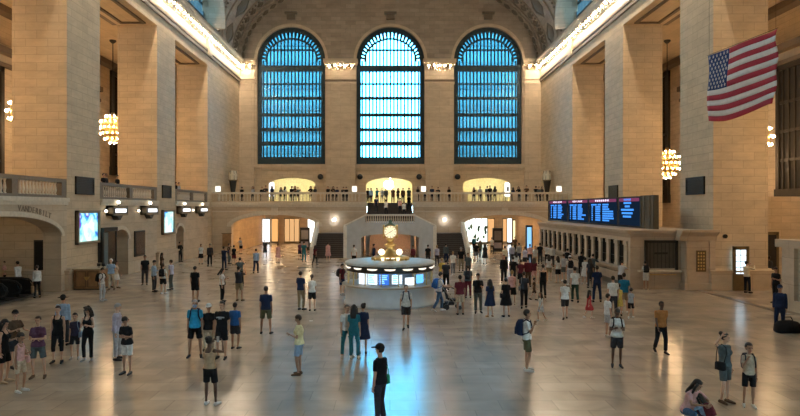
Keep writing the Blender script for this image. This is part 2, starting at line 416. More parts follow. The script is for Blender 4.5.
# ---- far balcony: front wall with two wide arches, slab, stairs
base = MB().prism([(-HW, 0), (HW, 0), (HW, 5.2), (2.35, 5.2), (2.35, 3.2), (-2.4, 3.2), (-2.4, 5.2), (-HW, 5.2)], 'y', YB, YB + .8)
cuts = [MB().prism(arch_poly(c, h, -.5, 2.75, 1.2, 28), 'y', YB - 1, YB + 2) for c, h in ((-11.85, 4.45), (11.8, 4.4))]
cuts.append(MB().prism(arch_poly(0, 2.7, -.5, 1.85, .4, 16), 'y', YB - 1, YB + 2))
SL('wall_balcony', cut('wall_balcony', base, cuts, [STONE_FINE]))
b = MB()
b.box(-HW, -2.4, YB + .8, YE, 4.85, 5.2); b.box(2.35, HW, YB + .8, YE, 4.85, 5.2); b.box(-2.4, 2.35, 66.0, YE, 4.85, 5.2)
S('floor_balcony', b, MARBLE_TAN)
b = MB()                                                        # string courses and arch rings on the balcony front
for x0, x1 in ((-HW, -2.4), (2.35, HW)):
    b.box(x0, x1, YB - .22, YB, 4.95, 5.25); b.box(x0, x1, YB - .12, YB, 4.75, 4.95); b.box(x0, x1, YB - .06, YB, 4.25, 4.33)
for c, h in ((-11.85, 4.45), (11.8, 4.4)):
    o, i = arch_poly(c, h + .45, 0, 2.75, 1.6, 28)[2:], arch_poly(c, h, 0, 2.75, 1.2, 28)[2:]
    b.loft([[(p[0], y, p[1]) for p in o] + [(p[0], y, p[1]) for p in reversed(i)] for y in (YB - .1, YB + .02)])
    b.box(c - .3, c + .3, YB - .2, YB, 3.9, 4.7)
S('trim_13', b, STONE_LIGHT)
# passages under the balcony
for s, nm in ((-1, 'left'), (1, 'right')):
    b = MB()
    xo, xi = s*16.5, s*7.2
    b.box(xo, xo + s*.3, YB + .8, 82, 0, 4.6); b.box(xi, xi - s*.3, YB + .8, 82, 0, 4.6)
    b.box(xo + s*.3, xi - s*.3, 82, 82.3, 0, 4.6); b.box(xo + s*.3, xi - s*.3, YE, 82.3, 4.3, 4.6)
    S('wall_passage_' + nm, b, stone('warm_stone_' + nm, (.50, .34, .19), 2.2, 1.1, .8, .06))
b = MB(); b.box(-2.9, -2.7, YB + .8, 70, 0, 2.9); b.box(2.7, 2.9, YB + .8, 70, 0, 2.9); b.box(-2.9, 2.9, 70, 70.2, 0, 2.9); b.box(-2.9, 2.9, YB + .8, 70, 2.6, 2.9)
S('wall_tunnel', b, PEACH)

# staircase block
Yf = 57.5
base = MB().prism([(-4.17, 0), (4.17, 0), (4.17, 2.0), (2.4, 3.3), (-2.4, 3.3), (-4.17, 2.0)], 'y', Yf + .3, 61.6)
c1 = MB().prism(arch_poly(0, 2.7, -.5, 1.85, .4, 16), 'y', 50, 70)
block = cut('staircase', base, [c1], [MARBLE_GREY])
st = thing('staircase', 'grey marble double staircase with arched tunnel behind the round booth', 'staircase', kind='structure')
link(block, 'landing', st)
base = MB().prism([(-4.17, 0), (4.17, 0), (4.17, 2.95), (2.3, 3.95), (2.3, 3.3), (-2.3, 3.3), (-2.3, 3.95), (-4.17, 2.95)], 'y', Yf, Yf + .3)
link(cut('front_wall', base, [c1], [MARBLE_GREY]), 'front_wall', st)
b = MB(); b.box(-2.4, -2.1, 61.6, YB, 0, 3.3); b.box(2.1, 2.4, 61.6, YB, 0, 3.3); b.box(-2.4, 2.4, 61.6, YB, 3.1, 3.3)
b.build('bridge', MARBLE_GREY, st)
b = MB()
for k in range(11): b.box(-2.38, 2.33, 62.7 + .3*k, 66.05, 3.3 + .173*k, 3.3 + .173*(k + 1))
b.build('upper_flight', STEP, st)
for s in (-1, 1):
    b = MB()
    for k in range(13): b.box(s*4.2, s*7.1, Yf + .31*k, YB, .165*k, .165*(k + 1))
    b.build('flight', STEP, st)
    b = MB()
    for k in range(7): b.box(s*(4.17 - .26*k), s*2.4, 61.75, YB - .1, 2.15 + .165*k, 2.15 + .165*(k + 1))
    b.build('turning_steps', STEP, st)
    b = MB(); b.prism([(Yf - .3, 0), (62.0, 0), (62.0, 3.25), (61.5, 3.2), (Yf - .3, 1.05)], 'x', s*7.1, s*7.4)
    b.build('parapet', COPING, st)
    b = MB(); b.loft([[(s*x, Yf - .08, z), (s*x, Yf + .38, z), (s*x, Yf + .38, z + .14), (s*x, Yf - .08, z + .14)] for x, z in ((4.3, 2.93), (2.25, 3.93))])
    b.box(s*4.0, s*4.32, Yf - .1, Yf + .36, 0, 2.95)
    b.build('coping', COPING, st)
b = MB(); b.box(-2.35, 2.35, Yf - .04, Yf + .34, 3.93, 4.07); b.build('landing_rail', COPING, st)
bal = None
def baluster_mesh(h):
    return MB().lathe([(.001, 0), (.075, 0), (.075, .06*h), (.04, .12*h), (.075, .35*h), (.06, .55*h), (.035, .8*h), (.05, .88*h), (.07, .94*h), (.07, h), (.001, h)], n=6).mesh('baluster', STONE_LIGHT, True)
bm6 = baluster_mesh(.63)
for k in range(22): link(bm6, 'baluster', st, (-2.2 + 4.4*k/21, Yf + .15, 3.3))

# ---- balustrades
bm9 = baluster_mesh(.72)
def balustrade(p0, p1, z, label, group, pitch=.36, mat=None, posts=3):
    mat = mat or STONE_FINE
    a, c = Vector((p0[0], p0[1], z)), Vector((p1[0], p1[1], z)); L = (c - a).length; d = (c - a)/L
    t = thing('balustrade', label, 'balustrade', a, math.atan2(d.y, d.x), group)
    MB().box(0, L, -.16, .16, 0, .16).build('base_rail', mat, t)
    MB().box(0, L, -.19, .19, .88, 1.08).build('top_rail', STONE_LIGHT if mat is STONE_FINE else mat, t)
    for k in range(posts): x = (L - .5)*k/(posts - 1); MB().box(x, x + .5, -.18, .18, .16, .88).build('post', mat, t)
    x = .66
    while x < L - .55:
        if not any(abs((L - .5)*k/(posts - 1) + .25 - x) < .34 for k in range(posts)): link(bm9, 'baluster', t, (x, 0, .16))
        x += pitch
    return t
gB = None
balustrade((-HW + .05, YB + .2), (-2.45, YB + .2), 5.2, 'stone balustrade across the balcony front, on the same side as the long wood counter', gB, .36, None, 4)
balustrade((2.4, YB + .2), (HW - .05, YB + .2), 5.2, 'stone balustrade across the balcony front, above the ticket office side', gB, .36, None, 4)
BR = principled('gallery_rail', (.20, .155, .11), .6)
balustrade((-HW - .2, 25.5), (-HW - .2, 35.1), 5.2, 'gallery balustrade over the escalator arch with the carved inscription', 'gallery balustrades', .3, BR)
balustrade((-HW - .2, 39.1), (-HW - .2, 48.7), 5.2, 'gallery balustrade below the hanging chandelier between two pillars', 'gallery balustrades', .3, BR)
balustrade((-HW - .2, 52.8), (-HW - .2, 62.2), 5.2, 'short-looking gallery balustrade furthest along toward the end wall', 'gallery balustrades', .3, BR)

# ---- lower storey, gallery side
def lower_wall(name, y0, y1, holes, x0=-HW, x1=-HW - 1.0, mat=None):
    base = MB().prism([(y0, 0), (y1, 0), (y1, 4.8), (y0, 4.8)], 'x', x0, x1)
    cs = [MB().prism(arch_poly(c, h, -.5, zs, r, 20), 'x', -40, 0) for c, h, zs, r in holes]
    SL(name, cut(name, base, cs, [mat or STONE_FINE]))
lower_wall('wall_lower_1', 25.5, 35.1, [(29.4, 5.3 - .2, 3.1, 1.15)])
lower_wall('wall_lower_2', 39.1, 48.7, [(42.1, 1.25, 2.5, .7), (45.6, .01, .1, .1)][:1])
lower_wall('wall_lower_3', 52.8, 62.2, [(54.0, .95, 2.5, .6)])
lower_wall('wall_lower_4', -12, 25.5, [])
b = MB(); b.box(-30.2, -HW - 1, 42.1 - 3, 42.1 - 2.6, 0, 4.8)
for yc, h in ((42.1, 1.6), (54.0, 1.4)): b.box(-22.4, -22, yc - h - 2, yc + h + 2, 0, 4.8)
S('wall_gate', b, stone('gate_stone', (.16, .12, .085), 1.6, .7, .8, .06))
b = MB()                                                        # string course under the gallery rail + arch mouldings
for y0, y1 in ((25.5, 35.1), (39.1, 48.7), (52.8, 62.2)):
    b.box(-HW + .18, -HW, y0, y1, 5.0, 5.22); b.box(-HW + .09, -HW, y0, y1, 4.82, 5.0)
for c, h, zs, r in ((29.4, 5.1, 3.1, 1.15), (42.1, 1.25, 2.5, .7), (54.0, .95, 2.5, .6)):
    o, i = arch_poly(c, h + .28, 0, zs, r + .25, 24)[2:], arch_poly(c, h, 0, zs, r, 24)[2:]
    b.loft([[(x, p[0], p[1]) for p in o] + [(x, p[0], p[1]) for p in reversed(i)] for x in (-HW + .07, -HW - .02)])
S('trim_14', b, STONE_LIGHT)
# ---- lower storey, ticket side near the frame edge: low block and recess with a dark doorway
b = MB(); b.box(18.2, 24, 12, 28.8, 0, 3.0)
b.box(18.0, 24.2, 12, 29.0, 2.85, 3.2); b.box(18.05, 24.1, 12, 28.95, 0, .5)
for y in (16, 18.4, 20.8, 23.2, 25.6, 28.0): b.box(18.02, 18.25, y - .35, y + .35, .5, 2.85)
for x in (18.7, 20.6, 22.5): b.box(x - .35, x + .35, 28.7, 28.92, .5, 2.85)
S('wall_block', b, MARBLE_TAN)
b = MB(); b.box(21.8, 30.2, 40.6, 41.2, 0, 5.4)
S('wall_recess', b, STONE)
# ================================================================== PEOPLE
COL = dict(black=(.012,.012,.014), charcoal=(.035,.036,.042), navy=(.015,.025,.06), white=(.62,.61,.58), cream=(.68,.60,.42), grey=(.20,.20,.21),
    lgrey=(.42,.43,.45), blue=(.03,.12,.36), cyan=(.03,.30,.52), lblue=(.28,.40,.56), denim=(.06,.11,.20), teal=(.025,.15,.19), tealblue=(.02,.17,.28),
    khaki=(.28,.21,.12), olive=(.10,.105,.06), tan=(.45,.30,.18), pink=(.62,.36,.34), purple=(.11,.05,.085), maroon=(.12,.02,.03), red=(.45,.05,.05),
    rust=(.38,.16,.05), yellow=(.62,.45,.10), lyellow=(.68,.62,.36), lilac=(.45,.44,.56), brown=(.09,.055,.035), slate=(.085,.105,.11), dgreen=(.03,.06,.045),
    green=(.03,.30,.13), floral=(.05,.05,.09), beige=(.50,.41,.30))
SKIN = dict(l=(.52,.31,.21), m=(.36,.20,.125), d=(.105,.055,.035))
HAIRC = dict(black=(.010,.008,.007), brown=(.045,.025,.014), dark=(.02,.013,.009), blond=(.34,.22,.09), grey=(.32,.31,.30), white=(.62,.60,.57))
def cloth(c):
    return principled('cloth_' + c, COL[c], .85, noise=.22, nscale=14, spec=.15)
def skin(c): return principled('skin_' + c, SKIN[c], .55, noise=.06, nscale=10)
def hairm(c): return principled('hair_' + c, HAIRC[c], .55, noise=.3, nscale=40)
EYE = principled('eye', (.02, .015, .012), .2); LIP = principled('lip', (.30, .11, .09), .5)
V = Vector
AR = dict(down=((.13,.03,-1),(.05,-.14,-1)), fwd=((.10,-.32,-1),(.0,-.62,-1)), back=((.12,.34,-1),(.06,.10,-1)), phone=((.16,-.05,-1),(-.30,-.85,.30)),
    photo=((.30,-.72,-.28),(-.42,-.50,.80)), crossed=((.20,-.12,-1),(-.95,-.42,.06)), hip=((.62,.14,-.8),(-.72,-.14,-.62)), head=((.86,-.18,.40),(-.62,-.12,.70)),
    mouth=((.16,-.34,-.92),(-.34,-.42,.95)), push=((.10,-.50,-.80),(.0,-1,-.05)), hug=((.35,-.75,-.30),(-.72,-.62,.02)), out=((.30,-.35,-.9),(.30,-.8,-.2)))
LG = dict(stand=((.03,0,-1),(0,.03,-1)), wide=((.15,0,-1),(.05,.03,-1)), relax=((.08,-.13,-1),(.02,.16,-1)), wf=((.0,-.40,-1),(0,.04,-1)), wb=((.0,.20,-1),(0,.58,-1)),
    squat=((.34,-.95,.12),(.05,.42,-1)))
#        left arm, right arm, left leg, right leg, lean, head pitch (down +), head turn
POSES = dict(stand=('down','down','stand','relax',0,4,0), idle=('down','down','wide','wide',0,0,0), walk=('fwd','back','wb','wf',3,0,0), stride=('back','fwd','wf','wb',3,0,0),
    phone=('phone','down','relax','stand',1,26,0), text=('phone','phone','stand','relax',2,30,0), photo=('photo','photo','stand','wide',-3,-8,0), crossed=('crossed','crossed','wide','relax',0,4,0),
    hips=('hip','down','relax','stand',0,0,20), scratch=('down','head','stand','relax',0,0,25), mouth=('down','mouth','stand','relax',0,2,10), push=('push','push','wf','wb',6,8,0),
    squat=('hug','hug','squat','squat',22,10,15), lean=('push','hug','stand','stand',14,6,0), talk=('out','phone','wide','stand',0,0,-20), look=('down','down','stand','relax',-2,-14,0),
    carry=('down','phone','wf','wb',2,0,0), bow=('phone','crossed','stand','stand',8,40,0))

def skeleton(pose, bld):
    la, ra, ll, rl, lean, hp, ht = POSES[pose]
    J = {}; w = bld == 'w'
    R = Matrix.Rotation(math.radians(lean), 4, 'X')           # facing -Y: +lean tips the chest toward -Y
    hipz = .93
    T = Matrix.Translation((0, 0, hipz)) @ R @ Matrix.Translation((0, 0, -hipz))
    J['T'] = T
    hs = 1.24 if bld == 'c' else 1.05
    hc = T @ V((0, -.012, 1.635 + (.02 if hs > 1.1 else .004)))
    J['hc'] = hc; J['hs'] = hs
    J['HM'] = Matrix.Translation(hc) @ R @ Matrix.Rotation(math.radians(ht), 4, 'Z') @ Matrix.Rotation(math.radians(hp), 4, 'X') @ Matrix.Scale(hs, 4)
    sx = .150 if w else (.138 if bld == 'c' else .172)
    for s, a, l, nm in ((1, la, ll, 'l'), (-1, ra, rl, 'r')):
        u, f = (V((d[0]*s, d[1], d[2])).normalized() for d in AR[a])
        u = R.to_3x3() @ u
        sh = T @ V((sx*s, .005, 1.395)); el = sh + u*.285; wr = el + f*.245
        J[nm+'sh'], J[nm+'el'], J[nm+'wr'], J[nm+'hd'] = sh, el, wr, f
        t, c = (V((d[0]*s, d[1], d[2])).normalized() for d in LG[l])
        hp_ = V((.088*s, 0, .92)); kn = hp_ + t*.43; an = kn + c*.415
        J[nm+'hp'], J[nm+'kn'], J[nm+'an'] = hp_, kn, an
        J[nm+'fd'] = V((.18*s, -1, 0)).normalized() if abs(c.y) < .3 or l == 'squat' else V((.1*s, -.8, -.45)).normalized()
    lo = min(J['lan'].z, J['ran'].z) - .085
    sh_ = Matrix.Translation((0, 0, -lo))
    for k in list(J):
        if isinstance(J[k], Vector) and k not in ('lhd','rhd','lfd','rfd'): J[k] = J[k] + V((0, 0, -lo))
    J['T'] = sh_ @ J['T']; J['HM'] = sh_ @ J['HM']
    return J
TOR = dict(m=[(.84,.14,.10),(.90,.165,.115),(.97,.163,.115),(1.06,.148,.102),(1.16,.155,.108),(1.28,.178,.120),(1.36,.172,.112),(1.42,.122,.088),(1.465,.066,.066)],
           w=[(.84,.15,.105),(.90,.172,.120),(.97,.165,.115),(1.07,.128,.092),(1.16,.135,.098),(1.27,.152,.122),(1.35,.148,.108),(1.42,.104,.08),(1.465,.056,.056)],
           c=[(.84,.12,.095),(.90,.138,.10),(.97,.138,.10),(1.07,.128,.098),(1.16,.130,.098),(1.28,.142,.10),(1.36,.132,.095),(1.42,.10,.075),(1.465,.052,.052)])
def torso(mb, J, bld, inf, z0, z1, flare=0, n=16):
    rows = []
    for z, rx, ry in TOR[bld]:
        if z0 - .03 <= z <= z1 + .001:
            e = inf + flare*max(0, (1.1 - z))
            rows.append([J['T'] @ V(((rx + e)*math.cos(2*PI*i/n), (ry + e)*math.sin(2*PI*i/n) + .01, z)) for i in range(n)])
    mb.loft(rows)
def limb(mb, pts, rads, n=10):
    mb.tube(pts, rads, n)
    for p, r in zip(pts, rads): mb.ball(p, r, 10, 6)
def remesh(mb, vox, sm=4):
    me = mb.mesh('t', [], fix=True) if False else None
    me = bpy.data.meshes.new('t'); me.from_pydata(mb.v, [], mb.f)
    bm = bmesh.new(); bm.from_mesh(me); bmesh.ops.recalc_face_normals(bm, faces=bm.faces); bm.to_mesh(me); bm.free()
    o = bpy.data.objects.new('t', me); C.objects.link(o)
    r = o.modifiers.new('r', 'REMESH'); r.mode = 'VOXEL'; r.voxel_size = vox
    s = o.modifiers.new('s', 'SMOOTH'); s.factor = .5; s.iterations = sm
    dg = bpy.context.evaluated_depsgraph_get()
    e = o.evaluated_get(dg).to_mesh()
    v = [tuple(x.co) for x in e.vertices]; f = [tuple(p.vertices) for p in e.polygons]
    o.evaluated_get(dg).to_mesh_clear(); bpy.data.objects.remove(o); bpy.data.meshes.remove(me)
    return v, f
def lerp(a, b, t): return a + (b - a)*t
CACHE = {}
def cached(fn):
    def g(*k):
        kk = (fn.__name__,) + k
        if kk not in CACHE: CACHE[kk] = fn(*k)
        return CACHE[kk]
    return g
@cached
def skel(pose, bld): return skeleton(pose, bld)
@cached
def body_mesh(pose, bld):
    J = skel(pose, bld); b = MB(); k = dict(m=1., w=.86, c=.82)[bld]
    torso(b, J, bld, -.004, .84, 1.5)
    if bld == 'w':
        for s in (-1, 1): b.ball(J['T'] @ V((.066*s, -.085, 1.275)), (.058, .05, .058), 10, 8)
    b.tube([J['T'] @ V((0, .012, 1.42)), J['T'] @ V((0, 0, 1.50)), J['HM'] @ V((0, .015, -.05))], [.062*k, .052*k, .05*k], 12)
    HM = J['HM']
    def hb(c, r, n=14, m=10):
        t = MB().ball((0, 0, 0), r, n, m); b.add([HM @ (V(p) + V(c)) for p in t.v], t.f)
    hb((0, .012, .022), (.074, .092, .092), 18, 14); hb((0, -.022, -.045), (.056, .062, .068)); hb((0, -.062, -.088), (.024, .02, .02), 8, 6)
    hb((0, -.092, -.018), (.013, .022, .022), 8, 6); hb((0, -.072, .028), (.05, .02, .014), 8, 6)
    for s in (-1, 1): hb((.075*s, .012, -.005), (.012, .02, .03), 8, 6)
    for n in 'lr':
        sh, el, wr, hd = J[n+'sh'], J[n+'el'], J[n+'wr'], J[n+'hd']
        limb(b, [sh, lerp(sh, el, .4), el, lerp(el, wr, .3), wr], [.055*k, .048*k, .037*k, .039*k, .026*k])
        hp, kn, an = J[n+'hp'], J[n+'kn'], J[n+'an']
        limb(b, [hp, lerp(hp, kn, .35), kn, lerp(kn, an, .32), lerp(kn, an, .75), an], [.088*max(k, .9), .078*max(k, .9), .054*k, .056*k, .038*k, .036*k])
        fd = J[n+'fd']; limb(b, [an + V((0, .035, -.04)), an + fd*.08 + V((0, 0, -.05)), an + fd*.17 + V((0, 0, -.062))], [.034, .032, .022])
        pn = V((-1 if n == 'l' else 1, 0, 0)); sd = hd.cross(pn)
        if sd.length < .2: pn = V((0, 1, 0)); sd = hd.cross(pn)
        sd.normalize()
        t = MB().ball((0, 0, 0), (1, 1, 1), 10, 8); pn2 = sd.cross(hd).normalized()
        b.add([wr + hd*(.05 + .052*p[0]) + sd*(.038*p[1]) + pn2*(.017*p[2]) for p in (V(q) for q in t.v)], t.f)
    v, f = remesh(b, .0165)
    o = MB(); o.add(v, f)
    for n in 'lr':                                             # five separate fingers on each hand
        wr, hd = J[n+'wr'], J[n+'hd']
        pn = V((-1 if n == 'l' else 1, 0, 0)); sd = hd.cross(pn)
        if sd.length < .2: pn = V((0, 1, 0)); sd = hd.cross(pn)
        sd.normalize(); pn2 = sd.cross(hd).normalized()
        if sd.y > 0: sd = -sd
        for i, L in enumerate((.068, .078, .072, .056)):
            p = wr + hd*.085 + sd*(.027 - .018*i)
            o.tube([p, p + hd*L*.45 + pn2*.004, p + hd*L*.78 + pn2*.018, p + hd*L*.92 + pn2*.034], [.0092, .0086, .0078, .0062], 6)
        p = wr + hd*.03 + sd*.03
        o.tube([p, p + hd*.026 + sd*.026, p + hd*.055 + sd*.032 + pn2*.012], [.012, .0105, .0078], 6)
    for s in (-1, 1):
        o.mi = 1; t = MB().ball((0, 0, 0), (.0125, .008, .0075), 8, 6); o.add([HM @ (V(p) + V((.03*s, -.0815, .004))) for p in t.v], t.f)
    o.mi = 2; t = MB().ball((0, 0, 0), (.024, .008, .008), 8, 6); o.add([HM @ (V(p) + V((0, -.084, -.055))) for p in t.v], t.f)
    return o.mesh('body', [skin('l'), EYE, LIP], True)
@cached
def top_mesh(pose, bld, kind):
    J = skel(pose, bld); b = MB(); k = dict(m=1., w=.88, c=.86)[bld]
    torso(b, J, bld, .020 if kind != 'tank' else .012, .90 if kind in ('tee', 'shirt') else .93, 1.47 if kind != 'tank' else 1.36, .05 if kind in ('tee', 'shirt') else .02)
    if bld == 'w':
        for s in (-1, 1): b.ball(J['T'] @ V((.066*s, -.088, 1.275)), (.072, .062, .07), 10, 8)
    for n in 'lr':
        sh, el, wr = J[n+'sh'], J[n+'el'], J[n+'wr']
        if kind in ('tee', 'dress'): limb(b, [sh, lerp(sh, el, .58)], [.060*k, .057*k])
        if kind == 'shirt': limb(b, [sh, lerp(sh, el, .5), el, lerp(el, wr, .9)], [.062*k, .056*k, .049*k, .040*k])
        if kind == 'tank': b.tube([J['T'] @ V((.085*(1 if n == 'l' else -1), -.085, 1.33)), J['T'] @ V((.095*(1 if n == 'l' else -1), .0, 1.455)), J['T'] @ V((.085*(1 if n == 'l' else -1), .10, 1.33))], .026, 8)
    if kind == 'dress':
        torso(b, J, bld, .03, .84, 1.16)
        c = J['T'] @ V((0, .01, 1.02)); a = (J['lkn'] + J['rkn'])/2 + V((0, 0, .02)); rows = []
        wd = abs(J['lkn'].x - J['rkn'].x)/2; dp = abs(J['lkn'].y - J['rkn'].y)/2
        for t, rx, ry in ((0, .15, .12), (.3, .20, .155), (.65, .19 + wd*.5, .17 + dp*.6), (1, .17 + wd, .15 + dp)):
            m = lerp(c, a, t); rows.append([m + V((rx*math.cos(2*PI*i/16)*(1 + .04*math.cos(5*PI*i/4)), ry*math.sin(2*PI*i/16), 0)) for i in range(16)])
        b.loft(rows)
    v, f = remesh(b, .0185, 3); return MB().add(v, f).mesh('top', [cloth('white')], True)
@cached
def bottom_mesh(pose, bld, kind):
    J = skel(pose, bld); b = MB(); k = dict(m=1., w=.92, c=.85)[bld]
    torso(b, J, bld, .016, .84, 1.06)
    end = dict(shorts=.82, trousers=2, capri=1.35, skirt=.4, mini=.45)[kind]
    if kind in ('skirt', 'mini'):
        c = J['T'] @ V((0, .01, 1.02)); a = lerp((J['lhp'] + J['rhp'])/2, (J['lkn'] + J['rkn'])/2, .92 if kind == 'skirt' else .6); rows = []
        wd = abs(J['lkn'].x - J['rkn'].x)/2*.6; dp = abs(J['lkn'].y - J['rkn'].y)/2*.6
        for t, rx, ry in ((0, .148, .12), (.35, .195, .15), (1, .165 + wd, .14 + dp)):
            m = lerp(c, a, t); rows.append([m + V((rx*math.cos(2*PI*i/16), ry*math.sin(2*PI*i/16), 0)) for i in range(16)])
        b.loft(rows)
    else:
        for n in 'lr':
            hp, kn, an = J[n+'hp'], J[n+'kn'], J[n+'an']
            if end <= 1: limb(b, [hp, lerp(hp, kn, .4)], [.104*k, .100*k]); b.tube([lerp(hp, kn, .3), lerp(hp, kn, end)], [.100*k, .094*k], 12)
            else:
                q = lerp(kn, an, min(.93, end - 1))
                limb(b, [hp, lerp(hp, kn, .4), kn], [.102*k, .092*k, .070*k]); b.tube([kn, q], [.070*k, .062*k], 12)
    v, f = remesh(b, .0185, 3); return MB().add(v, f).mesh('bottom', [cloth('black')], True)
@cached
def shoe_mesh(pose, bld, n):
    J = skel(pose, bld); an, fd = J[n+'an'], J[n+'fd']; b = MB()
    limb(b, [an + V((0, .04, -.042)), an + fd*.08 + V((0, 0, -.046)), an + fd*.19 + V((0, 0, -.058))], [.042, .042, .030])
    b.tube([an + V((0, .005, -.06)), an + V((0, .005, .01))], .044, 10)
    v, f = remesh(b, .014, 2); return MB().add(v, f).mesh('shoe', [cloth('black')], True)
@cached
def hair_mesh(style):
    b = MB(); t = MB().ball((0, 0, 0), (.081, .099, .099), 20, 16)
    vs = [V(p) + V((0, .018, .026)) for p in t.v]; fs = []
    for f in t.f:
        c = sum((vs[i] for i in f), V())/len(f)
        if c.z < .066 and c.y < -.020 - .3*max(0, c.z): continue
        if c.z < -.055: continue
        fs.append(f)
    b.add(vs, fs)
    if style in ('long', 'curly'):
        n = 14; rows = []
        for z, y, rx, ry in ((.06, .05, .07, .06), (-.02, .06, .092, .058), (-.12, .075, .10, .050), (-.22, .095, .10, .045), (-.31, .105, .075, .032)):
            rows.append([V((rx*math.cos(2*PI*i/n), y + ry*math.sin(2*PI*i/n), z)) for i in range(n)])
        b.loft(rows)
        for s in (-1, 1): b.tube([(.07*s, -.02, .06), (.088*s, -.012, -.04), (.09*s, -.02, -.14), (.085*s, -.03, -.24)], [.03, .03, .03, .018], 8)
    if style == 'curly':
        r = random.Random(3)
        for i in range(46): a = r.uniform(-.5, PI + .5); z = r.uniform(-.27, .09); b.ball((.098*math.cos(a), .055 + .07*math.sin(a)*(1 if math.sin(a) > 0 else .9), z), .034, 7, 5)
    if style == 'pony': b.ball((0, .115, .06), .03, 8, 6); b.tube([(0, .11, .06), (0, .155, .03), (0, .16, -.06), (0, .145, -.16)], [.02, .032, .030, .012], 8)
    if style == 'bun': b.ball((0, .10, .095), .05, 12, 8)
    return b.mesh('hair', [hairm('black')], True)
@cached
def hat_mesh(kind):
    b = MB(); t = MB().ball((0, 0, 0), (.092, .112, .108), 20, 14)
    vs = [V(p) + V((0, .012, .034)) for p in t.v]
    b.add(vs, [f for f in t.f if sum(vs[i].z for i in f)/len(f) > .045])
    rows = []
    if kind == 'cap':
        for k in range(9):
            a = -PI*.86 + PI*.72*k/8; rows.append([(.080*math.cos(a), .012 + .098*math.sin(a), .048), (.076*math.cos(a), .012 + .094*math.sin(a), .070), (.088*math.cos(a), -.045 + .16*math.sin(a), .050), (.09*math.cos(a), -.05 + .165*math.sin(a), .040)])
    else:
        for k in range(20): a = 2*PI*k/20; rows.append([(r*math.cos(a), .012 + r*1.1*math.sin(a), z) for r, z in ((.085, .05), (.085, .062), (.16, .04), (.16, .03))])
    b.loft(rows, close=(kind != 'cap')); return b.mesh('hat', [cloth('black')], True)
@cached
def mask_mesh():
    b = MB(); t = MB().ball((0, 0, 0), (.062, .07, .058), 14, 10); vs = [V(p) + V((0, -.034, -.058)) for p in t.v]
    b.add(vs, [f for f in t.f if sum(vs[i].y for i in f)/len(f) < -.035]); return b.mesh('face_mask', [cloth('white')], True)
@cached
def backpack_mesh():
    b = MB(); rows = []
    for z, w, d in ((1.02, .11, .07), (1.05, .145, .10), (1.2, .155, .125), (1.36, .145, .11), (1.45, .12, .08), (1.475, .06, .04)):
        rows.append([(w*x, .115 + (d*.9)*(1 + y), z) for x, y in ((-1, -.9), (1, -.9), (1.02, 0), (.8, .85), (0, 1), (-.8, .85), (-1.02, 0))])
    b.loft(rows); b.loft([[(.10*x, .28 + .035*(1 + y), z) for x, y in ((-1, -1), (1, -1), (.9, 1), (-.9, 1))] for z in (1.06, 1.24)])
    for s in (-1, 1): b.tube([(.085*s, .12, 1.42), (.105*s, .03, 1.485), (.11*s, -.10, 1.42), (.125*s, -.135, 1.28), (.165*s, -.02, 1.12), (.13*s, .12, 1.06)], .019, 6)
    return b.mesh('backpack', [cloth('black')], True)
@cached
def shoulderbag_mesh(long):
    b = MB(); z = .98
    b.loft([[(.20 + .045*x, -.02 + w*y, h) for x, y in ((-1, -1), (1, -1), (1.3, 0), (1, 1), (-1, 1))] for h, w in ((z - .13, .11), (z - .12, .125), (z + .04, .12), (z + .07, .10))])
    b.tube([(.21, -.12, z + .05), (.13, -.135, 1.25), (-.02 if long else .10, -.10, 1.41), (-.075 if long else .115, .0, 1.485), (-.02 if long else .12, .12, 1.38), (.12, .15, 1.2), (.21, .09, z + .05)], .010, 6)
    return b.mesh('shoulder_bag', [cloth('black')], True)
@cached
def tote_mesh():
    b = MB(); b.loft([[(.05*x*w, .17*y*w, z) for x, y in ((-1, -1), (1, -1), (1, 1), (-1, 1))] for z, w in ((-.46, .9), (-.44, 1), (-.16, 1.0), (-.13, .9))])
    for s in (-1, 1): b.tube([(.03*s, -.1, -.14), (.02*s, -.05, .0), (.02*s, .05, 0), (.03*s, .1, -.14)], .008, 6)
    return b.mesh('tote_bag', [cloth('tan')], True)
@cached
def phone_mesh(): return MB().box(-.036, .036, -.005, .005, -.075, .075).mesh('phone', [BLACK])

